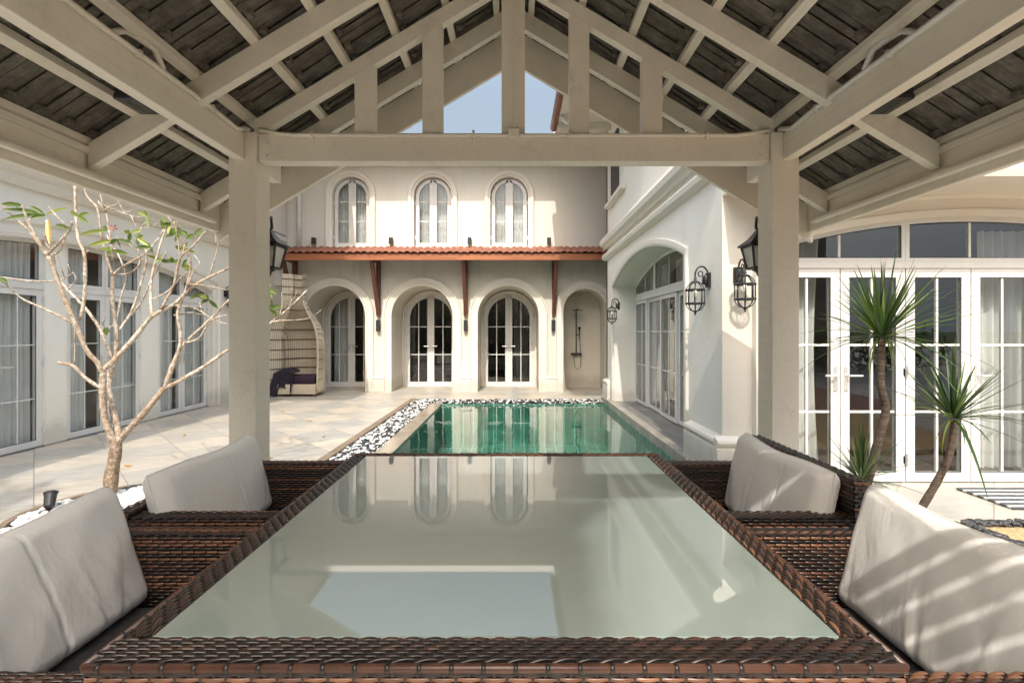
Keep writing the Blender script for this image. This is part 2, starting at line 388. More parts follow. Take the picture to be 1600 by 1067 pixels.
def inset(poly, d):
    n = len(poly); res = []
    for i in range(n):
        a = Vector(poly[i-1]); b = Vector(poly[i]); c = Vector(poly[(i+1) % n])
        e1 = (b-a).normalized(); e2 = (c-b).normalized()
        n1 = Vector((-e1.y, e1.x)); n2 = Vector((-e2.y, e2.x)); m = (n1+n2)
        k = 1+n1.dot(n2)
        res.append(tuple(b+m*(d/max(k, .35))))
    return res
def ring(mb, P, poly, d, w0, w1):
    q = inset(poly, d); n = len(poly)
    for i in range(n):
        j = (i+1) % n
        a, b, c, e = poly[i], poly[j], q[j], q[i]
        mb.face([P(*a, w0), P(*b, w0), P(*c, w0), P(*e, w0)])
        mb.face([P(*a, w1), P(*b, w1), P(*c, w1), P(*e, w1)])
        mb.face([P(*a, w0), P(*b, w0), P(*b, w1), P(*a, w1)])
        mb.face([P(*e, w0), P(*c, w0), P(*c, w1), P(*e, w1)])
    return q
def pbox(mb, P, u0, u1, v0, v1, w0, w1):
    a = Vector(P(u0, v0, w0)); b = Vector(P(u1, v1, w1))
    mb.box(min(a.x, b.x), max(a.x, b.x), min(a.y, b.y), max(a.y, b.y), min(a.z, b.z), max(a.z, b.z))
def archpath(uc, hw, vb, vs, rise, o, n=26):
    R = (hw*hw+rise*rise)/(2*rise); cy = vs+rise-R; Ro = R+o
    if rise >= hw*.98: xs0 = hw+o; ye = vs
    else: xs0 = hw+o; ye = cy+math.sqrt(max(0, Ro*Ro-xs0*xs0))
    ye = max(ye, cy+1e-9)
    a0 = math.atan2(max(1e-9, ye-cy), -xs0); a1 = math.atan2(max(1e-9, ye-cy), xs0)
    pts = [(uc-xs0, vb)]
    for i in range(n+1):
        a = a0+(a1-a0)*i/n; pts.append((uc+Ro*math.cos(a), cy+Ro*math.sin(a)))
    pts.append((uc+xs0, vb)); return pts
def archband(mb, P, uc, hw, vb, vs, rise, prof):
    """prof: list of (offset, w) across the band; faces between successive profile lines"""
    L = [[(p, w) for p in archpath(uc, hw, vb, vs, rise, o)] for o, w in prof]
    for A, B in zip(L, L[1:]):
        for i in range(len(A)-1):
            mb.face([P(*A[i][0], A[i][1]), P(*A[i+1][0], A[i+1][1]), P(*B[i+1][0], B[i+1][1]), P(*B[i][0], B[i][1])])
def leaf(P, parent, u0, u1, vb, f, fw=.075, w=0., muntv=(), munth=(), name='door', handle=None, hinge=None, mt=.012, mat=None, th=.05):
    """one glazed leaf: frame mesh + pane sub-part (+ handle, hinges)"""
    mb = MB(); ol = outline(u0, u1, vb, f); q = ring(mb, P, ol, fw, w, w+th)
    for u in muntv: pbox(mb, P, u-mt, u+mt, vb+fw*.9, f(u)-fw*.9, w+.012, w+.034)
    for v in munth:
        pbox(mb, P, u0+fw*.8, u1-fw*.8, v-mt, v+mt, w+.014, w+.032)
    o = mb.build(name, mat or UPVC, parent)
    g = MB(); g.face([P(*p, w+.022) for p in q]); g.build('pane', GLASS, o)
    gk = MB()
    ring(gk, P, inset(ol, fw-.001), .008, w+.008, w+.011); gk.build('gasket', BLACKP, o)
    if handle:
        hu, hv, dr = handle; h = MB()
        pbox(h, P, hu-.017, hu+.017, hv-.11, hv+.11, w-.012, w)
        a = Vector(P(hu, hv+.03, w-.012)); b = Vector(P(hu, hv+.03, w-.05)); c = Vector(P(hu+dr*.12, hv+.03, w-.052))
        h.tube([a, b], .009); h.tube([b, c], .0095); h.build('handle', CHROME, o)
    if hinge is not None:
        for hv in (vb+.2, vb+1.0, vb+1.75):
            h = MB(); h.tube([P(hinge, hv-.05, w-.012), P(hinge, hv+.05, w-.012)], .011); pbox(h, P, hinge-.02, hinge+.02, hv-.03, hv+.03, w-.008, w)
            h.build('hinge', HINGE, o)
    return o
def mould(mb, P, u0, u1, prof):       # prof: (v, w) polygon, extruded along u, capped
    n = len(prof)
    for i in range(n):
        a, b = prof[i], prof[(i+1) % n]
        mb.face([P(u0, a[0], a[1]), P(u1, a[0], a[1]), P(u1, b[0], b[1]), P(u0, b[0], b[1])])
    mb.face([P(u0, v, w) for v, w in prof]); mb.face([P(u1, v, w) for v, w in prof])
def curtain(P, u0, u1, v0, v1, w, label, folds=9, amp=.03, sweep=0, cat='curtain', group='white voile curtains'):
    mb = MB(); ph = random.random()*6
    def fn(a, b):
        k = 1-sweep*math.sin(math.pi*min(1, b*1.0))*.5
        u = u0+(u1-u0)*a*k; v = v0+(v1-v0)*b
        ww = w+amp*math.sin(a*folds*6.28+ph+.5*math.sin(b*3))+.4*amp*math.sin(a*folds*2.3*6.28+ph*2)
        return P(u, v, ww)
    mb.grid(fn, folds*10, 10); o = mb.build('curtain', CURTAIN, None, smooth=True); return tag(o, label, cat, group)

# ------------------------------------------------------------------ light, world, camera
slope = 1.10; dxy = .11
tr = Vector((dxy, 1, -slope)).normalized()
el = math.asin(-tr.z); az = math.atan2(-tr.x, -tr.y)
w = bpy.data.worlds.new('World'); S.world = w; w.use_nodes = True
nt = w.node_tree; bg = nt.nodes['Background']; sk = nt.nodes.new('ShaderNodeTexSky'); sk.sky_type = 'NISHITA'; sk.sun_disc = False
sk.sun_elevation = el; sk.sun_rotation = az % (2*math.pi); sk.altitude = 0; sk.air_density = 1.6; sk.dust_density = 8.0; sk.ozone_density = 1.0
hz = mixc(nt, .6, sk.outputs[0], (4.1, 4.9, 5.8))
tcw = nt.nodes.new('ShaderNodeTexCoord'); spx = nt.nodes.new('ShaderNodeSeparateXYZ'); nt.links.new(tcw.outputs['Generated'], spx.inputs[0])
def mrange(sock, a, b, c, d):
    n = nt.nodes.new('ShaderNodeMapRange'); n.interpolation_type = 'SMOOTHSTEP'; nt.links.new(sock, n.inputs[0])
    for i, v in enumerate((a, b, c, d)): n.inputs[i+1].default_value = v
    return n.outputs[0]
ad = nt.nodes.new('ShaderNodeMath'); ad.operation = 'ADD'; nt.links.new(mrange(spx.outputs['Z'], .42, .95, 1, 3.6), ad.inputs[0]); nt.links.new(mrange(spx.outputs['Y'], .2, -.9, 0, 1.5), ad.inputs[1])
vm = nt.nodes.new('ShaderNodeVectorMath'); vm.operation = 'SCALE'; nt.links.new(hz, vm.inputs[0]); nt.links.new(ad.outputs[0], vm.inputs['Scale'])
nt.links.new(vm.outputs[0], bg.inputs[0])      # haze over the clear-sky model, boosted overhead and behind the camera to lift shade
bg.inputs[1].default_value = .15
sun = bpy.data.lights.new('sun', 'SUN'); sun.energy = 3.5; sun.angle = math.radians(.5); sun.color = (1, .95, .87)
so = bpy.data.objects.new('sun', sun); COL.objects.link(so); so.rotation_euler = tr.to_track_quat('-Z', 'Y').to_euler(); so.location = (-2, -8, 12)
cam = bpy.data.cameras.new('camera'); co = bpy.data.objects.new('camera', cam); COL.objects.link(co); S.camera = co
co.location = (0, 0, H); co.rotation_euler = (math.radians(90), 0, 0)
cam.sensor_width = 36; cam.lens = 750/1600*36; cam.shift_x = -3/1600; cam.shift_y = -15.5/1600; cam.clip_start = .05; cam.clip_end = 5000
S.view_settings.view_transform = 'Standard'; S.view_settings.look = 'None'; S.view_settings.exposure = 0
S.cycles.use_denoising = True; S.cycles.max_bounces = 10; S.cycles.diffuse_bounces = 6; S.cycles.glossy_bounces = 5; S.cycles.transparent_max_bounces = 16
S.cycles.caustics_reflective = False; S.cycles.caustics_refractive = False; S.cycles.sample_clamp_indirect = 6

# ------------------------------------------------------------------ setting: ground, paving, pool surroundings
hx0, hx1, hy0, hy1 = -2.10, 1.98, 4.2, 9.78
def ringrects(mb, X0, X1, Y0, Y1, x0, x1, y0, y1, z):
    for a, b, c, d in ((X0, x0, Y0, Y1), (x1, X1, Y0, Y1), (x0, x1, Y0, y0), (x0, x1, y1, Y1)):
        mb.face([(a, c, z), (b, c, z), (b, d, z), (a, d, z)])
m = MB(); ringrects(m, -40, 40, -40, 40, hx0, hx1, hy0, hy1, 0); tag(m.build('courtyard_paving', PAVE), kind='structure')
m = MB(); ringrects(m, -2500, 2500, -2500, 2500, -39.9, 39.9, -39.9, 39.9, -.004); tag(m.build('ground', GRASS), kind='structure')
m = MB(); m.face([(hx0, hy0, -.14), (hx1, hy0, -.14), (hx1, hy1, -.14), (hx0, hy1, -.14)])     # trough bed, cut for the basin
m = MB()
wx0, wx1, wy0, wy1 = -1.42, 1.78, 4.55, 9.47
ringrects(m, hx0, hx1, hy0, hy1, wx0-.22, wx1, wy0-.3, wy1+.01, -.12)
for a, b, c, d in ((hx0, hy0, hx1, hy0), (hx0, hy1, hx1, hy1), (hx0, hy0, hx0, hy1), (hx1, hy0, hx1, hy1)):
    m.face([(a, b, -.12), (c, d, -.12), (c, d, 0), (a, b, 0)])
tag(m.build('trough_ground', pm('dark_soil', (.05, .045, .04), None, 20, .9, .5)), kind='structure')
pool = thing('swimming_pool', 'long green mosaic swimming pool between the pebble strip and the side wing', 'swimming pool', (0, 7, -.06))
m = MB(); zb = -.85
bx0, bx1, by0, by1 = wx0+.004, wx1-.004, wy0+.004, wy1-.004
m.face([(bx0, by0, zb), (bx1, by0, zb), (bx1, by1, zb), (bx0, by1, zb)])
for a, b, c, d in ((bx0, by0, bx1, by0), (bx0, by1, bx1, by1), (bx0, by0, bx0, by1), (bx1, by0, bx1, by1)):
    m.face([(a, b, zb), (c, d, zb), (c, d, -.045), (a, b, -.045)])
m.build('basin', MOSAIC, pool)
m = MB(); m.box(wx0-.22, wx0, wy0-.3, wy1+.04, -.3, -.034); m.build('coping', WETSTONE, pool, bevel=.008)
m = MB(); m.box(wx1, 1.90, wy0-.3, 9.74, -.3, .07); m.build('kerb', CURBS, pool, bevel=.006)
m = MB(); m.box(wx0, wx1, wy0-.3, wy0, -.3, -.03); m.build('coping', WETSTONE, pool)
m = MB(); m.face([(wx0, wy0, -.062), (wx1, wy0, -.062), (wx1, wy1, -.062), (wx0, wy1, -.062)])
tag(m.build('water', WATER), kind='structure')
m = MB(); m.box(-2.10, -2.0, hy0, 9.78, -.12, .016)
tag(m.build('kerb', BROWNSTONE, bevel=.006), kind='structure')
m = MB(); m.box(1.9, 2.6, 4.1, 9.74, -.1, .06); tag(m.build('ledge_paving', PAVEDARK), kind='structure')

ico = None
def pebbles(name, mat, region, n, size, zf, tone, label):
    import numpy as np
    bm = bmesh.new(); bmesh.ops.create_icosphere(bm, subdivisions=2, radius=1)
    bv = np.array([v.co[:] for v in bm.verts]); bf = np.array([[v.index for v in f.verts] for f in bm.faces]); bm.free()
    rng = np.random.default_rng(3); V = []; F = []; T = []; c = 0
    for i in range(n):
        x, y = region(rng)
        s = size*(.6+.7*rng.random()); sc = np.array([s*(1+.5*rng.random()), s*(.75+.3*rng.random()), s*.5*(.8+.5*rng.random())])
        a = rng.random()*6.28; tl = (rng.random()-.5)*.9
        Rz = np.array([[math.cos(a), -math.sin(a), 0], [math.sin(a), math.cos(a), 0], [0, 0, 1]])
        Rx = np.array([[1, 0, 0], [0, math.cos(tl), -math.sin(tl)], [0, math.sin(tl), math.cos(tl)]])
        lump = 1+.12*np.sin(bv @ (rng.normal(size=3)*2.2)+rng.random()*6)
        V.append((bv*lump[:, None]*sc) @ Rx.T @ Rz.T+np.array([x, y, zf(x, y, rng)])); F.append(bf+c*len(bv)); T += [tone(rng)]*len(bf); c += 1
    V = np.concatenate(V); F = np.concatenate(F)
    me = bpy.data.meshes.new(name); me.from_pydata(V.tolist(), [], F.tolist())
    at = me.attributes.new('tone', 'FLOAT', 'FACE'); at.data.foreach_set('value', T)
    me.polygons.foreach_set('use_smooth', [True]*len(F)); me.materials.append(mat)
    o = bpy.data.objects.new(name, me); COL.objects.link(o); return tag(o, label, 'pebbles', kind='stuff')
def reg1(r):
    if r.random() < .86: return -2.0+.36*r.random(), 4.4+5.35*r.random()
    return -1.65+3.45*r.random(), 9.52+.23*r.random()
pebbles('pebbles', PEBBLE, reg1, 5000, .021, lambda x, y, r: -.075+.09*r.random()*(1-abs(x+1.82)*1.2 if y < 9.5 else .95), lambda r: r.random()**1.6, 'black and white pebbles filling the trough along the pool edge')
bc = (-3.0, 3.62)
def reg2(r):
    a = r.random()*6.28; q = .58*math.sqrt(r.random()); return bc[0]+q*math.cos(a), bc[1]+q*math.sin(a)
pebbles('pebbles', PEBBLE, reg2, 1300, .030, lambda x, y, r: .012+.035*r.random(), lambda r: .25+.75*r.random(), 'white pebbles in the round bed under the bare tree')
m = MB(); m.lathe((*bc, 0), [(.59, .002), (.59, .05), (.635, .05), (.635, .002)], 48); er_ = MB(); er_.lathe((*bc, 0), [(.001, .005), (.60, .005)], 40); tag(er_.build('soil', pm('dark_soil', (.05, .045, .04))), kind='structure')
tag(m.build('edging_ring', BROWNSTONE, smooth=False), 'low dark edging ring around the tree bed', 'bed edging')
def reg3(r):
    q = r.random()
    return (3.16+2.6*q, 3.37+.07*r.random()) if r.random() < .45 else (3.16+.07*r.random(), .6+2.8*q)
pebbles('pebbles', BPEBBLE, reg3, 1500, .02, lambda x, y, r: .008+.03*r.random(), lambda r: r.random(), 'black pebble edging around the golden gravel patch')
m = MB(); m.face([(3.22, .6, .006), (5.8, .6, .006), (5.8, 3.38, .006), (3.22, 3.38, .006)]); tag(m.build('gravel', GRAVEL), 'golden gravel patch beside the terrace doors', 'gravel', kind='stuff')
# pavilion platform
m = MB(); m.box(-1.95, 1.95, -3.5, 3.0, .003, .19); tag(m.build('pavilion_floor', pm('pale_floor_stone', (.62, .58, .51), (.54, .50, .43), 2, .6, .1, 30), bevel=.01), kind='structure')

# ------------------------------------------------------------------ back house
FD = 11.0
def PF(u, v, w): return (u, FD+w, v)
house = thing('house', 'two-storey cream house with three arched doorways across the far end of the pool', 'house', (-1.8, FD, 0))
dU = (-4.10, -2.10, -.13); nU = 1.63
low = [(u, .70, 0, 1.73, .70) for u in dU]+[(nU, .50, 0, 1.86, .50)]
winU = (-3.73, -1.86, -.11); wb, wsp, whw = 3.32, 4.49, .43
m = MB(); ZS = 3.2
wall(m, PF, -7.5, 4.5, 0, ZS, low, 1.08)
m.build('wall', PLASTERB, house)
m = MB(); wall(m, PF, -7.5, 4.5, ZS, 5.42, [(u, whw, wb, wsp, whw) for u in winU], .14); m.build('wall', PLASTER, house)
m = MB()                                                     # recessed inner wall round the doors, niche back
wall(m, lambda u, v, w: PF(u, v, w+1.08), -7.5, nU-.75, 0, 3.1, [(u, .66, 0, 1.70, .66) for u in dU], .1)
m.face([PF(nU-.8, 0, .85), PF(nU+.8, 0, .85), PF(nU+.8, 3, .85), PF(nU-.8, 3, .85)])
m.build('wall', TRIM, house)
m = MB(); m.box(-7.6, 4.5, 10.06, 17, 5.40, 5.53); m.build('roof', TRIM, house)
m = MB(); m.box(-7.5, 4.5, 16.9, 17, 0, 5.45); m.box(-7.5, -7.4, 11.2, 16.9, 0, 5.45); m.box(4.4, 4.5, 11.2, 16.9, 0, 5.45)
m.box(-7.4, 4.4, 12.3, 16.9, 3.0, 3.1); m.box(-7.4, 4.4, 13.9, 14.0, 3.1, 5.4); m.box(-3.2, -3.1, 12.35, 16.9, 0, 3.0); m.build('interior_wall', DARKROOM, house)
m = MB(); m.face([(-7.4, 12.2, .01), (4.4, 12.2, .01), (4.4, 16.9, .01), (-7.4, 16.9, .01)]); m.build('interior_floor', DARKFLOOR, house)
for u, hw, vb, vs, rise in low:                               # raised hoods over every arch
    m = MB(); archband(m, PF, u, hw, .0, vs, rise, [(-.001, .05), (-.001, -.035), (.045, -.045), (.05, -.025), (.15, -.03), (.165, -.055), (.19, -.05), (.20, 0.01)])
    m.build('arch_trim', TRIM, house)
    if hw > .6:
        m = MB(); archband(m, PF, u, .66, 0, 1.70, .66, [(.04, 1.06), (.035, 1.03), (-.0, 1.03), (-.0, 1.09)])
        m.build('arch_trim', TRIM, house)
for u in (-3.10, -1.115, .85):
    m = MB(); pbox(m, PF, u-.13, u+.13, .002, .30, -.05, 0); pbox(m, PF, u-.145, u+.145, .30, .335, -.062, 0); m.build('plinth', TRIM, house, bevel=.006)
for u in dU:
    f = arcfn(u, .64, 1.70, .64); P = lambda a, b, c: PF(a, b, c+1.12)
    fr = MB(); ring(fr, P, outline(u-.66, u+.66, 0.0, arcfn(u, .66, 1.70, .66), 28), .045, -.01, .07); fr.build('door_frame', UPVC, house)
    g = arcfn(u, .615, 1.70, .615)
    for sgn in (-1, 1):
        a, b = sorted((u, u+sgn*.613)); c = (a+b)/2
        leaf(P, house, a+.002, b-.002, .03, g, .085, .002, (c,) , (.80, 1.50), 'door', (u+sgn*.045, .98, sgn), u+sgn*.61, mt=.011)
for u in winU:
    m = MB(); archband(m, PF, u, whw, 3.22, wsp, whw, [(-.001, .05), (-.001, -.03), (.045, -.04), (.05, -.065), (.125, -.075), (.14, -.03), (.145, 0.01)])
    pbox(m, PF, u-.5, u+.5, 3.225, wb, -.06, .02); m.build('window_trim', TRIM, house)
    P = lambda a, b, c: PF(a, b, c+.08); g = arcfn(u, whw-.02, wsp, whw-.02)
    for sgn in (-1, 1):
        a, b = sorted((u, u+sgn*(whw-.022)))
        leaf(P, house, a+.001, b-.001, wb+.02, g, .085, 0, (), (3.92, 4.37), 'window', None, u+sgn*(whw-.02), mt=.009)
    curtain(P, u-.40, u+.40, wb, 4.9, .16, 'pale voile curtain behind the %s upper arched window' % {winU[0]: 'leftmost', winU[1]: 'middle', winU[2]: 'rightmost'}[u], 9, .018)
    # stay hooks on the glass
    m = MB()
    for sgn in (-1, 1):
        m.tube([PF(u+sgn*(.2-.08), 3.72, .09), PF(u+sgn*.2, 3.78, .09), PF(u+sgn*(.2+.08), 3.70, .09)], .008, 5)
        m.tube([PF(u+sgn*.2, 3.78, .09), PF(u+sgn*.2, 3.66, .09)], .007, 5)
    m.build('window_catch', HINGE, house)
# downpipe, cornice
m = MB(); m.tube([PF(-4.90, 3.1, -.05), PF(-4.90, 5.5, -.05)], .05, 12); m.build('downpipe', PIPEW, house, smooth=True)
m = MB(); mould(m, PF, -7.5, 1.9, [(5.40, -.25), (5.40, .02), (5.15, .02), (5.15, -.06), (5.22, -.08), (5.28, -.18), (5.35, -.2)]); m.build('cornice', TRIM, house)
# tiled awning
aw = MB(); x0, x1 = -5.04, 2.6; yF = 10.28; zF, zW = 3.065, 3.30
def tilefn(a, b):
    x = x0+(x1-x0)*a; y = yF-.05+(FD-yF+.05)*b; z = zF+(zW-zF)*b
    row = (b*3) % 1.0; z += .036*abs(math.cos(math.pi*(x/.152)))**.8*1.0+(-.012 if row > .9 else 0)+.006*math.sin(13*x)
    return (x, y, z)
aw.grid(tilefn, 620, 12); aw.grid(lambda a, b: tuple(Vector(tilefn(a, b))-Vector((0, 0, .014))), 620, 1)
aw.grid(lambda a, b: tuple(Vector(tilefn(a, 0))-Vector((0, 0, .014*b))), 620, 1)
awn = aw.build('awning', TERRA, house, smooth=True)
m = MB(); m.box(x0+.04, x1, yF, yF+.05, 2.91, 3.055); m.build('fascia', WOODF, awn, bevel=.004)
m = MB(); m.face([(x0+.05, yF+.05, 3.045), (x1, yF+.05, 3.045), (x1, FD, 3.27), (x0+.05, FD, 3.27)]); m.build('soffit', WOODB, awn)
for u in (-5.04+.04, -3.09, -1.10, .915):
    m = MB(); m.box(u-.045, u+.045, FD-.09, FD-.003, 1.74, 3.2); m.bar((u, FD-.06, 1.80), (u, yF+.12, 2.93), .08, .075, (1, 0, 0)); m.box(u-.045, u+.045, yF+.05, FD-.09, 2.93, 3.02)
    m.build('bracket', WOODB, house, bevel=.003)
# ---- sconces on the back house
def sconce(x, z, h, label, grp):
    t = thing('wall_sconce', label, 'wall light', (x, FD, z), grp)
    m = MB(); m.box(x-.03, x+.03, FD-.02, FD-.001, z-h*.3, z+h*.3); m.build('mount', BLACKP, t)
    m = MB(); m.box(x-.042, x+.042, FD-.11, FD-.022, z-h/2, z+h/2); m.build('body', BLACKP, t, bevel=.004)
    m = MB(); m.box(x-.03, x+.03, FD-.10, FD-.03, z-h/2-.004, z-h/2+.001); m.build('lens', PIPEW, t); return t
for x, l in ((-4.56, 'small black box light on the upper wall left of the leftmost arched window'), (-2.80, 'small black box light between the leftmost and middle upper windows'), (-1.01, 'small black box light between the middle and rightmost upper windows'), (.80, 'small black box light at the right of the rightmost upper window')):
    sconce(x, H+2.06, .15, l, 'black box lights above the awning')
for x, l in ((-3.09, 'black up-down wall light on the pier left of the middle arched doorway'), (-1.10, 'black up-down wall light on the pier between the two right doorways'), (.90, 'black up-down wall light on the pier beside the shower niche')):
    sconce(x, H+.135, .26, l, 'black up-down lights on the piers')
# ---- shower in the niche
sx = 1.53; sy = FD+.83; sh = thing('outdoor_shower', 'black rain shower column with hand shower inside the arched niche', 'shower', (sx, sy, 0))
def szz(y): return H+(518-y)/750*sy
m = MB(); m.tube([(sx, sy-.03, szz(556)), (sx, sy-.03, szz(487)), (sx, sy-.10, szz(484)), (sx, sy-.30, szz(484))], .013, 8); m.build('riser_pipe', BLACK, sh)
m = MB(); m.lathe((sx, sy-.28, szz(486)), [(.001, .02), (.02, .02), (.12, .008), (.12, -.004), (.001, -.004)], 20); m.build('shower_head', BLACK, sh)
m = MB(); m.tube([(sx-.13, sy-.05, szz(553)), (sx+.13, sy-.05, szz(553))], .028, 10); m.tube([(sx-.09, sy-.05, szz(553)), (sx-.09, sy-.0, szz(553))], .02); m.tube([(sx+.09, sy-.05, szz(553)), (sx+.09, sy, szz(553))], .02); m.build('mixer_valve', BLACK, sh)
m = MB(); m.tube([(sx, sy-.04, szz(523)), (sx+.07, sy-.06, szz(523))], .012); m.tube([(sx+.07, sy-.06, szz(530)), (sx+.07, sy-.07, szz(512))], .011); m.lathe((sx+.07, sy-.08, szz(514)), [(.001, .06), (.03, .05), (.035, .0), (.001, -.02)], 12); m.build('hand_shower', BLACK, sh)
m = MB(); hp = [(sx+.075, sy-.07, szz(530)), (sx+.10, sy-.07, szz(545)), (sx+.115, sy-.07, szz(560)), (sx+.09, sy-.08, szz(573)), (sx+.02, sy-.08, szz(577)), (sx-.04, sy-.08, szz(572)), (sx-.06, sy-.07, szz(562)), (sx-.05, sy-.06, szz(554))]; m.tube(hp, .007, 6); m.build('hose', BLACK, sh)

# ------------------------------------------------------------------ right wing (runs along the pool) with the terrace doors facing the pavilion
WX = 1.88; WD0, WD1 = 4.33, 9.74
def PW(u, v, w): return (WX+w, u, v)
def PR(u, v, w): return (u, WD0+w, v)
wing = thing('house_wing', 'white two-storey wing on the right with a wide arched opening beside the pool', 'house', (WX+1.5, WD0, 0))
oc, ohw, osp, ori = 7.18, 1.92, 2.22, .36
m = MB(); wall(m, PW, WD0, WD1, .06, 5.43, [(oc, ohw, .06, osp, ori)], .47)
rc, rhw, rsp, rri = 4.18, 1.80, 2.16, .26
m.build('wall', PLASTER2, wing)
m = MB(); wall(m, PR, WX, 8.2, 0, 5.43, [(rc, rhw, 0, rsp, rri)], .12); m.build('wall', PLASTER, wing)
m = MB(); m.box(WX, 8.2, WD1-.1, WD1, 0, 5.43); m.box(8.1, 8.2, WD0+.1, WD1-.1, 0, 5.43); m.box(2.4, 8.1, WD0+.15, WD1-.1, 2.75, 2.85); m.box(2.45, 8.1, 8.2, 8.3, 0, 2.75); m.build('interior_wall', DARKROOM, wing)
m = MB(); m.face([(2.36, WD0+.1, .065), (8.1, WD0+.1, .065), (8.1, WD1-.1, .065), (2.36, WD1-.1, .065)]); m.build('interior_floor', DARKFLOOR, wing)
m = MB(); m.box(.84, 8.4, 5.35, 10.05, 5.43, 5.52); m.box(.84, 1.9, 10.05, 10.99, 5.535, 5.60); m.box(WX-.1, 8.3, 4.2, 5.35, 5.43, 5.52); m.build('roof', TRIM, wing)
m = MB(); m.tube([(.80, 5.35, 5.50), (.80, 9.66, 5.47)], .075, 12); m.box(.74, .86, 5.35, 9.66, 5.5, 5.56); m.build('gutter', BROWNPIPE, wing, smooth=True)
m = MB(); m.tube([(.88, 9.0, 5.42), (.98, 9.0, 5.30), (1.12, 9.0, 5.30)], .04, 10); m.build('pipe_elbow', PIPEW, wing, smooth=True)
m = MB(); m.box(.86, 1.9, 9.30, 9.36, 5.30, 5.43); m.build('soffit_board', PLASTER, wing)
# cornices
m = MB()
mould(m, PW, WD0, WD1+.08, [(H+1.86, 0), (H+1.86, -.11), (H+1.80, -.13), (H+1.73, -.115), (H+1.70, -.06), (H+1.66, -.05), (H+1.66, 0)])
mould(m, PW, WD0, WD1+.08, [(H+1.56, 0), (H+1.56, -.06), (H+1.52, -.085), (H+1.47, -.075), (H+1.43, -.03), (H+1.43, 0)])
m.build('cornice', TRIM, wing)
m = MB(); mould(m, PR, WX+.001, 8.4, [(2.60, -.56), (2.66, -.58), (2.72, -.56), (2.72, 0), (2.60, 0)]); m.build('canopy', PLASTER, wing)
m = MB(); archband(m, PW, oc, ohw, .065, osp, ori, [(-.001, .03), (-.001, -.02), (.03, -.03), (.085, -.03), (.10, 0.005)]); m.build('arch_trim', TRIM, wing)
m = MB(); archband(m, PR, rc, rhw, .001, rsp, rri, [(-.001, .03), (-.001, -.02), (.06, -.03), (.07, -.01), (.16, -.015), (.18, -.05), (.22, -.05), (.235, 0.005)]); m.build('arch_trim', TRIM, wing)
m = MB()
prof = [(.05, -.075), (.33, -.07), (.345, -.05), (.36, -.07), (.385, -.08), (.41, -.07), (.425, -.03), (.44, 0), (.05, 0)]
mould(m, PW, WD0-.0, 5.12, prof); mould(m, PR, WX-.075, 2.28, prof)
m.build('plinth', TRIM, wing)
m = MB(); mould(m, PW, 9.3, WD1+.05, prof)
m.build('plinth', TRIM, wing)
# glazing along the pool: sliding panels under a fanlight
PG = lambda a, b, c: PW(a, b, c+.42)
fn = arcfn(oc, ohw, osp, ori); e = us(oc-ohw+.01, oc+ohw-.01, 5)
for i, (a, b) in enumerate(zip(e, e[1:])):
    leaf(PG, wing, a+.005, b-.005, .075, lambda u: H+.56, .06, (.03 if i % 2 else 0.0), ((a+b)/2,), (.78, 1.38), 'door', mt=.008)
m = MB(); pbox(m, PG, e[0], e[-1], H+.565, H+.64, -.02, .07); m.build('transom', UPVC, wing)
for a, b in ((e[0], e[1]*.4+e[2]*.6), (e[1]*.4+e[2]*.6, e[3]*.6+e[4]*.4), (e[3]*.6+e[4]*.4, e[5])):
    leaf(PG, wing, a, b, H+.645, fn, .05, .0, ((a+b)/2,), (), 'window', mt=.008)
m = MB(); pbox(m, PG, 5.35, 5.9, 1.0, 1.08, -.03, 0); m.build('door_pull', BLACKP, wing)
# terrace doors facing the pavilion
PT = lambda a, b, c: PR(a, b, c+.06)
fr = arcfn(rc, rhw, rsp, rri); seams = [rc+.598*i for i in range(-3, 4)]
for i, (a, b) in enumerate(zip(seams, seams[1:])):
    hd = {0: (b-.05, .95, -1), 1: (a+.05, .95, 1), 2: (b-.05, .95, -1), 3: (a+.05, .95, 1)}.get(i)
    if i in (0, 2): hd = (b-.045, .95, -1) if i == 0 else None
    leaf(PT, wing, a+.005, b-.005, .01, lambda u: H+.575, .08, 0, ((a+b)/2,), (H-.735, H-.123), 'door', hd, (b if i in (1, 3) else a) if i in (1, 2, 3) else None, mt=.010)
m = MB(); pbox(m, PT, seams[0], seams[-1], H+.578, H+.635, -.01, .07); m.build('transom', UPVC, wing)
ws = (seams[0], seams[2], seams[4], seams[6])
for a, b in zip(ws, ws[1:]):
    leaf(PT, wing, a+.001, b-.001, H+.637, fr, .035, .0, ((a+b)/2-.0,), (), 'window', mt=.011)
# upper window on the pool side
m = MB(); pbox(m, PW, 8.05, 9.45, H+2.40, H+2.47, -.10, 0); m.build('window_sill', TRIM, wing, bevel=.01)
m = MB(); pbox(m, PW, 8.25, 9.30, H+2.47, H+3.7, -.045, 0); m.build('window_trim', UPVC, wing)
m = MB(); pbox(m, PW, 8.36, 9.05, H+2.55, H+3.6, -.055, -.046); m.build('window_pane', BLACKP, wing)
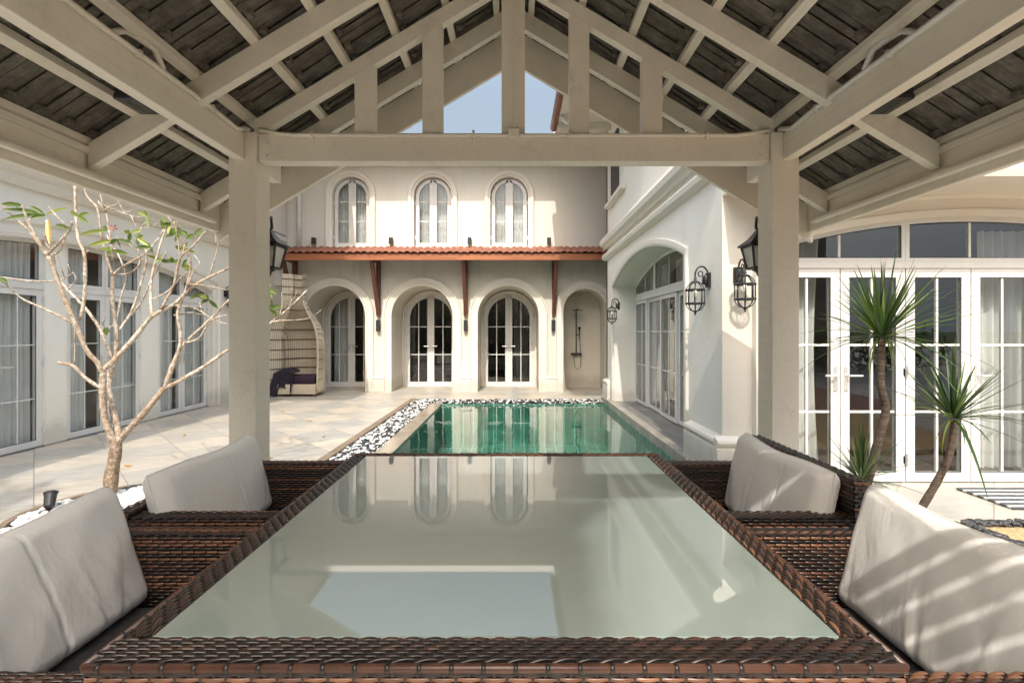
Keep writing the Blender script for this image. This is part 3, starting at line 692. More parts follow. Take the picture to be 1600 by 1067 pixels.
# curtains
curtain(PT, 2.40, 2.97, .02, 2.35, .28, 'white voile curtain behind the terrace door nearest the right post', 5, .03, .15)
curtain(PT, 4.50, 5.3, .02, 2.35, .28, 'white voile curtain behind the terrace doors above the striped mat', 8, .035)
curtain(PG, 5.4, 6.6, .07, 2.5, .25, 'white voile curtain at the near end of the poolside glazing', 9, .035)
curtain(PG, 6.9, 7.55, .07, 2.5, .28, 'white voile curtain in the middle of the poolside glazing', 8, .03)
curtain(PG, 8.0, 8.9, .07, 2.5, .25, 'white voile curtain at the far end of the poolside glazing', 8, .03)
PB = lambda a, b, c: PF(a, b, c+1.12)
curtain(PB, -4.62, -4.22, .02, 2.35, .22, 'white voile curtain behind the left arched doorway', 4, .035, .12)
curtain(PB, -.0, .42, .02, 2.3, 1.9, 'dim curtain deep inside the right arched doorway', 5, .035)

# ------------------------------------------------------------------ left wing
LX = -5.6
def PL(u, v, w): return (LX-w, u, v)
lw = thing('house_wing', 'low white wing on the left with glazed doors under one very wide arch', 'house', (LX-1.5, 6.5, 0))
lc, lhw, lsp, lri = 6.30, 2.60, 2.12, .37
m = MB(); wall(m, PL, -3.0, 11.0, 0, 3.5, [(lc, lhw, 0, lsp, lri), (.2, 2.0, 0, lsp, .3)], .16); m.build('wall', PLASTER2, lw)
m = MB(); m.box(-9.6, -9.5, -3, 11, 0, 3.3); m.box(-9.5, LX-.2, -3, -2.9, 0, 3.3); m.box(-9.5, LX-.1, 10.9, 10.95, 0, 3.3); m.box(-9.5, LX-.17, 9.3, 9.35, 0, 3.2); m.build('interior_wall', pm('cool_room_wall', (.55, .55, .54), None, 1, .8, 0), lw)
m = MB(); m.face([(-9.5, -3, .01), (LX-.05, -3, .01), (LX-.05, 10.9, .01), (-9.5, 10.9, .01)]); m.build('interior_floor', DARKFLOOR, lw)
m = MB(); m.box(-9.7, LX+.42, -3.2, 10.98, 3.42, 3.52); m.box(-9.7, LX+.02, -3.2, 10.98, 3.3, 3.42); m.build('roof', TRIM, lw)
m = MB(); mould(m, PL, -3.0, 10.99, [(3.42, -.30), (3.42, 0), (3.02, 0), (3.02, -.05), (3.07, -.085), (3.12, -.09), (3.16, -.14), (3.27, -.16), (3.34, -.28)]); m.build('cornice', TRIM, lw)
m = MB()
archband(m, PL, lc, lhw, .001, lsp, lri, [(-.001, .03), (-.001, -.02), (.05, -.035), (.06, -.015), (.15, -.02), (.17, -.05), (.21, -.05), (.225, .005)]); m.build('arch_trim', TRIM, lw)
PA = lambda a, b, c: PL(a, b, c+.09)
fl = arcfn(lc, lhw, lsp, lri)
for a, b in ((5.80, 6.08), (7.30, 7.65)):
    m = MB(); 
    m.face([PA(a, 0, -.03), PA(b, 0, -.03), PA(b, fl(b), -.03), PA(a, fl(a), -.03)]); m.face([PA(a, 0, -.03), PA(a, fl(a), -.03), PA(a, fl(a), .1), PA(a, 0, .1)]); m.face([PA(b, 0, -.03), PA(b, fl(b), -.03), PA(b, fl(b), .1), PA(b, 0, .1)])
    m.build('pier', PLASTER2, lw)
bays = [(3.72, 4.62, 5.23, 5.80), (6.08, 6.68, 7.30), (7.65, 8.22, 8.88)]
for bay in bays:
    for i, (a, b) in enumerate(zip(bay, bay[1:])):
        hd = (b-.05, .95, -1) if i == 0 and len(bay) == 3 else ((a+.05, .95, 1) if i == len(bay)-2 and len(bay) == 3 else ((a+.05, .95, 1) if i == 2 else None))
        leaf(PA, lw, a+.003, b-.003, .01, lambda u: H+.50, .075, 0, ((a+b)/2,), (H-.8, H-.16), 'door', hd, b if i == len(bay)-2 else None, mt=.0055)
        leaf(PA, lw, a+.003, b-.003, H+.57, fl, .045, .0, (), (), 'window')
    m = MB(); pbox(m, PA, bay[0], bay[-1], H+.502, H+.568, -.01, .06); m.build('transom', UPVC, lw)
curtain(PA, 4.7, 5.75, .02, 2.45, .12, 'grey voile curtain behind the nearest glazed bay of the low left wing', 14, .03)
curtain(PA, 6.75, 7.28, .02, 2.45, .12, 'voile curtain behind the middle glazed bay of the low left wing', 7, .03)
curtain(PA, 6.2, 6.5, .02, 2.45, .13, 'narrow voile curtain at the near side of the middle bay', 4, .03)
curtain(PA, 7.7, 8.1, .02, 2.45, .12, 'voile curtain behind the left leaf of the farthest bay', 5, .03)
curtain(PA, 8.35, 8.85, .02, 2.45, .12, 'voile curtain behind the right leaf of the farthest bay', 5, .03)
# upper storey of the left wing: its eave shades the corner of the yard
m = MB(); m.box(-9.6, -5.2, 4.7, 10.95, 3.56, 5.6); m.build('upper_wall', PLASTER, lw)
m = MB(); m.box(-9.7, -4.0, 4.6, 10.98, 5.6, 5.72); m.build('eave', TRIM, lw)
m = MB(); m.tube([(-3.95, 4.6, 5.68), (-3.95, 10.9, 5.66)], .07, 10); m.tube([(-4.2, 8.2, 5.6), (-4.4, 8.2, 5.35), (-5.15, 8.2, 5.2), (-5.15, 8.2, 3.6)], .045, 10); m.build('gutter', BROWNPIPE, lw, smooth=True)
# small white utility box
ub = thing('utility_box', 'small white utility box on the wall above the cane chair', 'utility box', (-5.38, 10.93, 2.6))
m = MB(); m.box(-5.42, -5.24, 10.86, 10.998, 2.42, 2.70); m.build('box_body', UPVC, ub, bevel=.01)
m = MB(); m.box(-5.40, -5.26, 10.852, 10.86, 2.44, 2.68); m.build('lid', PIPEW, ub, bevel=.004)

# ------------------------------------------------------------------ Victorian wall lanterns
def lantern(label, loc, rotz):
    t = thing('wall_lantern', label, 'wall lantern', (0, 0, 0), 'caged black wall lanterns')
    # local frame: wall behind at y=0, lantern hangs at y=-.21 ; z=0 is the finial tip
    c = (0, -.135, 0)
    m = MB(); m.box(-.045, .045, -.025, 0, .27, .41); m.lathe((0, -.035, .34), [(.001, .05), (.03, .04), (.035, 0), (.03, -.04), (.001, -.05)], 12); m.build('wall_plate', BLACK, t, bevel=.006)
    m = MB(); pts = []
    for i in range(17):
        a = math.pi*(i/16)*1.08; pts.append((0, -.075+.062*math.cos(a), .385+.085*math.sin(a)))
    m.tube([(0, -.03, .35)]+pts+[(0, -.135, .35)], .0085, 8)
    m.tube([(0, -.085+.022*math.cos(a*.8), .40+.028*math.sin(a*.8)) for a in range(0, 9)], .006, 6)
    m.tube([(0, -.03, .33), (0, -.06, .30), (0, -.085, .31)], .007, 6); m.build('arm', BLACK, t, smooth=True)
    m = MB(); m.lathe(c, [(.001, .37), (.012, .365), (.01, .35), (.02, .345), (.008, .335), (.035, .325), (.045, .315), (.001, .31)], 16)
    for k in range(8):
        a = k*math.pi/4+.39
        m.tube([(c[0]+r*math.cos(a), c[1]+r*math.sin(a), z) for r, z in ((.028, .32), (.05, .305), (.075, .27), (.083, .245))], .0045, 5)
    m.build('crown', BLACK, t, smooth=True)
    m = MB()
    for z in (.235, .105): m.lathe((c[0], c[1], z), [(.074, 0), (.092, .002), (.095, .010), (.088, .018), (.074, .016), (.074, 0)], 24)
    for k in range(8):
        a = k*math.pi/4+.39
        m.tube([(c[0]+.083*math.cos(a), c[1]+.083*math.sin(a), .245), (c[0]+.083*math.cos(a), c[1]+.083*math.sin(a), .11)], .005, 6)
        m.tube([(c[0]+r*math.cos(a), c[1]+r*math.sin(a), z) for r, z in ((.083, .11), (.075, .085), (.05, .055), (.018, .04))], .0045, 5)
    m.lathe(c, [(.001, 0), (.006, .005), (.009, .015), (.005, .022), (.014, .028), (.018, .04), (.008, .048), (.001, .05)], 12)
    m.build('cage', BLACK, t, smooth=True)
    m = MB(); m.lathe(c, [(.070, .118), (.070, .235), (.055, .285), (.03, .31)], 20); m.build('glass', LGLASS, t, smooth=True)
    m = MB(); m.lathe(c, [(.001, .13), (.012, .14), (.012, .19), (.018, .21), (.016, .235), (.001, .25)], 12); m.build('bulb', PIPEW, t, smooth=True)
    t.location = loc; t.rotation_euler = (0, 0, rotz); return t
L1 = lantern('caged black lantern on the front face of the pier beside the right post', (2.02, WD0, H+.168), 0)
L2 = dup(L1, (WX, 4.62, H+.155), 'caged black lantern on the pool-side wall just right of the wide arch', -math.pi/2)
L3 = dup(L1, (WX, 8.55, H+.115), 'caged black lantern on the far corner of the wing beside the shower niche', -math.pi/2)
L4 = dup(L1, (LX, 9.3, H+.40), 'caged black lantern on the low left wing partly behind the left post', math.pi/2)

# ------------------------------------------------------------------ pavilion
k = PIV
pav = thing('pavilion', 'open beige timber pavilion with tiled gable roof over the dining table', 'pavilion', (0, 1.2, .19))
Dp = 3.14*k; Dr = .0                # front posts, rear posts
pw = .18*k; pxo = 1.867*k; pxi = 1.687*k; zbot = H+1.12*k; ztop = H+1.31*k
for D in (Dp, Dr):
    for s in (-1, 1):
        m = MB(); a, b = sorted((s*pxi, s*pxo)); m.box(a, b, D, D+pw, .19, ztop-.004); m.build('post', PAINT, pav, bevel=.004)
    m = MB(); m.box(-pxi+.001, pxi-.001, D+.02, D+.02+.10*k, zbot, ztop-.006); m.build('tie_beam', PAINT, pav, bevel=.004)
apex = H+2.32*k; sl = .60
def rz(x, up=0): return apex-sl*abs(x)+up          # underside of the rafters
D0, D1 = -.16, 3.92*k
for s in (-1, 1):
    m = MB(); a, b = sorted((s*1.76*k, s*1.83*k)); m.box(a, b, D0+.035, Dr-.001, zbot, H+1.295*k); m.box(a, b, Dr+pw+.001, Dp-.001, zbot, H+1.295*k); m.box(a, b, Dp+pw+.001, D1-.24, zbot, H+1.295*k); m.build('wall_plate', PAINT, pav, bevel=.003)
def rafter(D, xa, xb, s, w, h, dz=0, name='rafter', mat=PAINT):
    m = MB(); poly = [(s*xa, rz(xa, dz)), (s*xb, rz(xb, dz)), (s*xb, rz(xb, dz+h)), (s*xa, rz(xa, dz+h))]
    m.prism(poly, 'y', D, D+w); return m.build(name, mat, pav, bevel=.002)
RH = .14*k
for D in (.40, 1.23, 2.66*k, 3.61*k):
    for s in (-1, 1): rafter(D, 0.02, 2.36*k, s, .055*k, RH)
for D in (Dr+.03, Dp+.03):
    for s in (-1, 1): rafter(D, .055, 1.72*k, s, .06*k, .11*k, 0, 'truss_chord')
    m = MB(); m.box(-.026*3.14*k, .022*3.14*k+.003, D, D+.09*k, ztop-.005, apex+.02); m.build('king_post', PAINT, pav, bevel=.003)
    for c in (-.315, -.172, .138, .292) if D > 1 else (-.315, -.172, .172, .315):
        xx = c*3.14*k; hw = .021*3.14*k
        m = MB(); m.prism([(xx-hw, ztop-.005), (xx+hw, ztop-.005), (xx+hw, rz(xx+hw, -.001)), (xx-hw, rz(xx-hw, -.001))], 'y', D-.002, D+.07*k); m.build('stud', PAINT, pav, bevel=.003)
BX = [x*k for x in (.13, .459, .794, 1.125, 1.437, 1.765, 2.10, 2.385)]
for x in BX:
    for s in (-1, 1):
        m = MB(); hwb = .021*k
        m.prism([(s*(x-hwb), rz(x-hwb, RH+.001)), (s*(x+hwb), rz(x+hwb, RH+.001)), (s*(x+hwb), rz(x+hwb, RH+.036*k)), (s*(x-hwb), rz(x-hwb, RH+.036*k))], 'y', D0, D1-.01); m.build('batten', PAINT, pav)
for s in (-1, 1):                      # bolts through the tie beam and the post heads
    for dz_ in (.035, .10):
        m = MB(); m.tube([(s*(pxi-.05), Dp+.021, zbot+dz_), (s*(pxi-.05), Dp+.012, zbot+dz_)], .008, 6); m.build('bolt', HINGE, pav)
# bargeboards, front and back
for D in (D1-.03, D0):
    for s in (-1, 1):
        rafter(D, 0.0, 2.42*k, s, .03, .28*k, -.15*k, 'bargeboard')
for s in (-1, 1):                     # eave boards
    m = MB(); a, b = sorted((s*2.375*k, s*2.42*k)); m.box(a, b, D0+.03, D1-.031, H+.80*k, H+1.03*k)
    m.build('fascia', PAINT, pav, bevel=.006)
    m = MB(); a, b = sorted((s*2.325*k, s*2.374*k)); m.box(a, b, D0+.03, D1-.12, H+.845*k, H+.885*k); m.build('fascia_moulding', PAINT, pav, bevel=.012)
    m = MB(); a, b = sorted((s*2.355*k, s*2.374*k)); m.box(a, b, D0+.03, D1-.12, H+.985*k, H+1.025*k); m.build('fascia_moulding', PAINT, pav, bevel=.004)
# roof tiles, seen from below
m = MB(); tw = .245
rt = random.Random(5)
for s in (-1, 1):
    for i in range(len(BX)+0):
        xl = BX[i-1] if i else 0.0; xh = BX[i]
        y = D0-.02; kk = 0
        while y < D1+.10:
            y2 = min(y+tw, D1+.12); g = .004+.004*rt.random(); j = rt.uniform(-.004, .004); t0 = rt.random()
            za, zb_ = rz(xl, RH+.048*k+.012+j), rz(xh+.02, RH+.036*k+.002+j)
            th = .016
            A = (s*xl, za); B = (s*(xh+.025), zb_)
            # three ribs down each tile
            n = 6
            for q in range(n):
                ya = y+g/2+(y2-y-g)*q/n; yb = y+g/2+(y2-y-g)*(q+1)/n
                dz = (0.0, .012, .003, .003, .012, 0.0)[q]; dz2 = (.012, .012, .003, .003, .012, .0)[q]
                m.face([(A[0], ya, A[1]+dz), (B[0], ya, B[1]+dz), (B[0], yb, B[1]+dz), (A[0], yb, A[1]+dz)], t0)
                if q in (0, 3): m.face([(A[0], yb, A[1]), (B[0], yb, B[1]), (B[0], yb, B[1]+.012), (A[0], yb, A[1]+.012)], t0)
            m.face([(B[0], y+g/2, B[1]), (B[0], y2-g/2, B[1]), (B[0], y2-g/2, B[1]+.02), (B[0], y+g/2, B[1]+.02)], t0)
            for q in (.25, .75):      # hanging nibs just above the batten
                yy = y+(y2-y)*q; xn = xh-.028
                a, b = sorted((s*xn, s*(xn-.03))); zz = rz(xn, RH+.036*k)
                m.box(a, b, yy-.02, yy+.02, zz-.004, zz+.02, t0)
            y += tw; kk += 1
    m.face([(0, D0, rz(0, RH+.12)), (s*(BX[-1]+.06), D0, rz(BX[-1]+.06, RH+.085)), (s*(BX[-1]+.06), D1+.12, rz(BX[-1]+.06, RH+.085)), (0, D1+.12, rz(0, RH+.12))])
m.build('roof_tile', ROOFTILE, pav)
m = MB(); m.tube([(0, D0-.02, rz(0, RH+.10)), (0, D1+.12, rz(0, RH+.10))], .07, 10); m.build('ridge_cap', TERRA, pav, smooth=True)
# conduits
yc = Dp+.008; m = MB()
m.tube([(-pxi+.01, yc, ztop+.012), (-pxi+.12, yc, ztop-.012), (-pxi+.2, yc, ztop-.018), (-.0, yc, ztop-.02), (pxi-.2, yc, ztop-.02), (pxi-.12, yc, ztop-.012), (pxi-.01, yc, ztop+.012)], .011, 8)
for x in (-1.1, -.22, .3, 1.05): m.box(x-.006, x+.006, yc-.013, yc+.01, ztop-.04, ztop+.004)
m.build('conduit', PAINT, pav, smooth=True)
m = MB(); m.box(-.03, .03, Dp-.012, Dp+.028, ztop-.035, ztop+.012); m.tube([(.005, Dp+.018, ztop), (.005, Dp+.018, apex)], .008, 6); m.build('junction_box', PAINT, pav, bevel=.004)
for s in (-1, 1):
    m = MB(); xx = s*(1.76*k-.012)
    m.tube([(xx, .3, H+1.29*k), (xx, 2.3, H+1.29*k), (xx, 2.5, H+1.275*k), (s*(1.76*k-.03), Dp-.02, H+1.31*k)], .012, 8)
    for D in (1.5, 1.85, 2.3): m.box(xx-.014, xx+.014, D-.008, D+.008, H+1.27*k, H+1.305*k)
    # loop of conduit down to the floodlight
    D = 1.93; z0 = H+1.30*k
    pts = [(xx, D+.05, z0)]+[(xx+s*(.0+.11*t), D+.05-.16*math.sin(t*1.7), z0+.055+.03*math.sin(t*3.1)-.09*max(0, t-.5)) for t in [i/10 for i in range(1, 11)]]
    pts += [(s*(1.83*k+.05), D-.02, zbot+.11), (s*(1.83*k+.055), D+.05, zbot+.05)]
    m.tube(pts, .013, 8); m.build('conduit', PIPEW if s > 0 else PAINT, pav, smooth=True)
# slats added out of view to cast the sun stripes on the right cushion
bl = MB()
for q in range(7):
    z1 = 2.0-.083*q; bl.box(.72, 1.395, .06, .075, z1-.046, z1)
bl.tube([(.80, .0675, 1.45), (.80, .0675, 2.31)], .003, 5); bl.tube([(1.32, .0675, 1.45), (1.32, .0675, 2.31)], .003, 5)
bl.build('stripe_slats', PAINT, pav)
# eave downpipe stub / hooks left out; floodlights above the plates
def flood(s, label):
    cx, cy, cz = s*1.60, 2.04, H+.965
    t = thing('floodlight', label, 'floodlight', (cx, cy, cz), 'small floodlights under the pavilion roof')
    m = MB(); m.box(cx-.045, cx+.045, cy-.075, cy+.075, cz-.012, cz+.012); m.build('lamp_housing', BLACKP, t, bevel=.006)
    m = MB()
    for q in range(7): m.box(cx-.04, cx+.04, cy-.07+q*.022, cy-.066+q*.022, cz+.012, cz+.035)
    m.build('cooling_fins', BLACKP, t)
    m = MB(); m.tube([(cx-.05, cy, cz), (cx-.05, cy, cz+.05), (cx+.05, cy, cz+.05), (cx+.05, cy, cz)], .006, 6); m.build('bracket', BLACKP, t)
    m = MB(); m.box(cx-.034, cx+.034, cy-.062, cy+.062, cz-.0155, cz-.0125); m.build('lens', LGLASS, t)
flood(-1, 'black floodlight tucked behind the left roof beam'); flood(1, 'black floodlight tucked behind the right roof beam')
# coach lanterns on the far side of the front posts
def coach(label, x, s):
    y = Dp+pw; t = thing('post_lantern', label, 'post lantern', (x, y, 0), 'tapered coach lanterns on the pavilion posts')
    c = y+.13; z0 = H+.36
    m = MB(); m.box(x-.03, x+.03, y, y+.02, z0+.03, z0+.17); m.build('wall_plate', BLACK, t, bevel=.004)
    m = MB(); m.tube([(x, y+.02, z0+.10), (x, y+.05, z0+.16), (x, y+.10, z0+.30), (x, c+.02, z0+.33), (x, c+.03, z0+.27), (x, c, z0+.24)], .009, 8); m.build('arm', BLACK, t, smooth=True)
    m = MB()
    def sq(r, z): return [(x+a*r, c+b*r, z) for a, b in ((-1, -1), (1, -1), (1, 1), (-1, 1))]
    prof = [(.012, z0+.25), (.03, z0+.22), (.045, z0+.20), (.085, z0+.165), (.088, z0+.155), (.078, z0+.155)]
    for (r, z), (r2, z2) in zip(prof, prof[1:]):
        A, B = sq(r, z), sq(r2, z2)
        for i in range(4): m.face([A[i], A[(i+1) % 4], B[(i+1) % 4], B[i]])
    m.face(sq(.078, z0+.155)); m.build('roof', BLACK, t)
    m = MB(); A, B = sq(.07, z0+.155), sq(.045, z0+.02)
    for a, b in zip(A, B): m.bar(a, b, .01, .01, (1, 1, 0))
    for r, z in ((.07, z0+.15), (.045, z0+.02)):
        Q = sq(r, z)
        for i in range(4): m.bar(Q[i], Q[(i+1) % 4], .012, .012)
    m.lathe((x, c, z0-.035), [(.001, 0), (.008, .01), (.015, .03), (.035, .045), (.045, .055)], 10); m.build('frame', BLACK, t)
    m = MB(); A, B = sq(.064, z0+.15), sq(.041, z0+.025)
    for i in range(4): m.face([A[i], A[(i+1) % 4], B[(i+1) % 4], B[i]])
    m.build('glass', pm('ribbed_white_glass', (.75, .75, .70), (.6, .6, .56), 20, .3, .3, 60), t)
coach('tapered black lantern behind the left front post', -1.470, -1); coach('tapered black lantern behind the right front post', 1.470, 1)

# ------------------------------------------------------------------ wicker
wr = random.Random(11)
def weave(mb, O, U, V, Nn, W, Ht, row=.0125, seg=.036, lift=.004, off=.5, rnd=.003, samp=6, slant=0.0, fill=.5):
    """strands running along U, stacked along V, over stakes; Nn = outward normal"""
    O = Vector(O); U = Vector(U); V = Vector(V); Nn = Vector(Nn)
    rows = max(1, round(Ht/row)); row = Ht/rows
    for r in range(rows):
        v0 = r*row; vc = v0+row/2; o = (r*off % 1.0)*seg; u = -seg+o; base = wr.random()**1.5*.55
        if wr.random() < .18: base = .75
        while u < W:
            a, b = u-seg*.10, u+seg*1.10
            a_, b_ = max(0, a), min(W, b)
            if b_-a_ > seg*.15:
                tone = min(1, max(0, base+.02+wr.uniform(-.10, .14))); i = len(mb.v); jv = wr.uniform(-.06, .06)*row; wj = wr.uniform(.88, 1.05)
                for q in range(samp+1):
                    uu = a_+(b_-a_)*q/samp; t = (uu-a)/(b-a); h = lift*(max(0, math.sin(math.pi*t))*1.5-.7)
                    hw = row*fill*(.70+.26*math.sin(math.pi*t))*wj; sv = slant*(t-.5)*row+jv
                    for vv, hh in ((-hw, -lift*.4), (-hw*.55, lift*.22), (hw*.55, lift*.22), (hw, -lift*.4)):
                        p = O+U*uu+V*(vc+vv+sv)+Nn*(h+hh); mb.v.append(tuple(p))
                for q in range(samp):
                    for z in range(3):
                        mb.f.append((i+q*4+z, i+(q+1)*4+z, i+(q+1)*4+z+1, i+q*4+z+1)); mb.t.append(tone)
            u += seg
    nst = int(W/seg)+1
    for rr in range(rows):
        for s_ in range(-1, nst+1):
            u = s_*seg+((rr*off % 1.0)*seg)
            if 0 <= u-.004 and u+.004 <= W:
                c0 = O+U*u+V*(rr*row); i = len(mb.v)
                for du, hh in ((-.004, -lift*.5), (-.0015, lift*.1), (.0015, lift*.1), (.004, -lift*.5)):
                    for dv in (0, row): mb.v.append(tuple(c0+U*du+V*dv+Nn*hh))
                for z in range(3): mb.f.append((i+z*2, i+z*2+2, i+z*2+3, i+z*2+1)); mb.t.append(.22)
def wpanel(mb, O, U, V, Nn, W, Ht, **kw): weave(mb, O, U, V, Nn, W, Ht, **kw)

# ---- table
tx0, tx1, ty0, ty1, tz = -.57, .519, .638, 1.737, H-.44
gx0, gx1, gy0, gy1 = -.520, .468, .690, 1.690
tab = thing('dining_table', 'square dark wicker dining table with frosted glass top', 'table', ((tx0+tx1)/2, (ty0+ty1)/2, .19))
m = MB(); ez = .012
kw = dict(row=.0072, seg=.031, lift=.0028, off=1/3., slant=1.1, fill=.50, samp=7)
def rimstrip(mb, O, U, V, W, Ht, **k2):
    weave(mb, O, U, V, (0, 0, 1), W, Ht, **{**kw, **k2})
rimstrip(m, (tx0+.004, ty0+.004, tz), (1, 0, 0), (0, 1, 0), tx1-tx0-.008, gy0-ty0-.004)
rimstrip(m, (tx0+.004, gy1, tz), (1, 0, 0), (0, 1, 0), tx1-tx0-.008, ty1-gy1-.004)
rimstrip(m, (gx0, gy0, tz), (0, 1, 0), (-1, 0, 0), gy1-gy0, gx0-tx0-.004)
rimstrip(m, (gx1, gy0, tz), (0, 1, 0), (1, 0, 0), gy1-gy0, tx1-gx1-.004)
for O, U, Nn, W in (((tx0, ty0, tz), (1, 0, 0), (0, -1, 0), tx1-tx0), ((tx0, ty1, tz), (1, 0, 0), (0, 1, 0), tx1-tx0), ((tx0, ty0, tz), (0, 1, 0), (-1, 0, 0), ty1-ty0), ((tx1, ty0, tz), (0, 1, 0), (1, 0, 0), ty1-ty0)):
    A_ = Vector(O)+Vector(Nn)*.0015+Vector((0, 0, -.006)); B_ = A_+Vector(U)*W
    m.tube([A_, B_], .0060, 12, tone=.5)
    for q in range(int(W/.0425)):
        c_ = A_+Vector(U)*(.02+.0425*q); m.tube([c_-Vector(U)*.003, c_+Vector(U)*.003], .0067, 12, tone=.1)
    weave(m, Vector(O)+Vector((0, 0, -.0125)), U, (0, 0, -1), Nn, W, .028, row=.0080, seg=.034, lift=.0026, off=.5, samp=7, fill=.47)
rim = m.build('rim', WICKER, tab, smooth=True)
m = MB(); m.box(tx0+.003, tx1-.003, ty0+.003, gy0-.004, tz-.038, tz-.003); m.box(tx0+.003, tx1-.003, gy1+.004, ty1-.003, tz-.038, tz-.003)
m.box(tx0+.003, gx0-.004, gy0-.004, gy1+.004, tz-.038, tz-.003); m.box(gx1+.004, tx1-.003, gy0-.004, gy1+.004, tz-.038, tz-.003); m.build('rim_core', WICKERBACK, rim)
m = MB(); m.box(gx0, gx1, gy0, gy1, tz-.006, tz+.002); m.build('glass_top', TOPGLASS, tab, bevel=.0015)
m = MB(); ai = .05
for O, U, Nn, W in (((tx0+ai, ty0+ai, tz-.042), (1, 0, 0), (0, -1, 0), tx1-tx0-2*ai), ((tx0+ai, ty0+ai, tz-.042), (0, 1, 0), (-1, 0, 0), ty1-ty0-2*ai), ((tx1-ai, ty0+ai, tz-.042), (0, 1, 0), (1, 0, 0), ty1-ty0-2*ai)):
    weave(m, O, U, (0, 0, -1), Nn, W, .10, row=.0125, seg=.04, lift=.0034, samp=4)
ap = m.build('apron', WICKER, tab, smooth=True)
m = MB(); m.box(tx0+ai+.003, tx1-ai-.003, ty0+ai+.003, ty1-ai-.003, tz-.14, tz-.04); m.build('apron_core', WICKERBACK, ap)
for cx in (tx0+ai+.035, tx1-ai-.035):
    for cy in (ty0+ai+.035, ty1-ai-.035):
        m = MB(); a = .035
        for O, U, Nn in (((cx-a, cy-a, tz-.14), (1, 0, 0), (0, -1, 0)), ((cx-a, cy-a, tz-.14), (0, 1, 0), (-1, 0, 0)), ((cx+a, cy-a, tz-.14), (0, 1, 0), (1, 0, 0))):
            weave(m, O, U, (0, 0, -1), Nn, 2*a, tz-.14-.2, row=.0125, seg=.035, lift=.003, samp=3)
        m.box(cx-a+.003, cx+a-.003, cy-a+.003, cy+a-.003, .19, tz-.14, .1); m.build('leg', WICKER, tab)

# ---- cushions
def cushion(name, Xt, Xb, y0, y1, zt, zb_, th, side, parent, seed, seams=()):
    """leaning back cushion: front face looks towards the table. side=-1 left, +1 right"""
    R = random.Random(seed); folds = [(R.random(), R.uniform(.02, .07), R.uniform(-.5, 1.0), R.uniform(-.25, .25)) for _ in range(9)]
    lean = Vector((Xb-Xt, 0, zb_-zt)); Hh = lean.length; dn = lean.normalized()
    nrm = Vector((-side*1.0, 0, 0)); nrm = (nrm-dn*nrm.dot(dn)).normalized()
    W = y1-y0; NU, NV = 96, 56
    def prof(a, b):                     # pillow fullness
        ea = min(a, 1-a)*W; eb = min(b, 1-b)*Hh; r = .035
        fa = 1-max(0, 1-ea/r)**2; fb = 1-max(0, 1-eb/r)**2
        base = math.sqrt(max(0, fa))*math.sqrt(max(0, fb))
        return base*(.62+.38*max(0, math.sin(math.pi*a))**.5*max(0, math.sin(math.pi*min(1, .15+b*.8)))**.5)
    def wr_(a, b):
        s_ = 0
        for (c, wd, amp, sk) in folds:
            x = a-(c+sk*(b-.5)); s_ += amp*.0036*math.exp(-(x/wd)**2*.5)*(b**1.3)*2.0-.0024*math.exp(-((x-wd*.9)/(wd*.35))**2)*b**1.5
        s_ += .0016*math.sin(a*23+3*b+seed)*math.sin(b*9+seed*2)
        for c in seams: s_ -= .007*math.exp(-((a-c-.05*(b-.5))/.006)**2)
        return s_
    def pt(a, b, f):
        sag = .010*math.sin(math.pi*a)+.004*math.sin(a*9+seed)
        p = Vector((Xt, y0+W*a, zt-sag*(1-b)))+dn*Hh*b
        inn = .012*(abs(2*a-1)**6)
        full = prof(a, b)
        if f: return p+nrm*(th*.5*full+wr_(a, b)*min(1, full*1.5))
        return p-nrm*(th*.5*full)
    m = MB(); m.grid(lambda a, b: pt(a, b, 1), NU, NV); m.grid(lambda a, b: pt(a, b, 0), NU//2*2, NV)
    o = m.build(name, FABRIC, parent, smooth=True, weld=True)
    # corded seam round the edge
    m = MB(); E = [(0, b/12) for b in range(12, -1, -1)]+[(a/20, 0) for a in range(1, 20)]+[(1, b/12) for b in range(0, 13)]
    m.tube([pt(a, b, 1) for a, b in E], .0028, 5); m.build('piping', FABRIC, o, smooth=True)
    return o
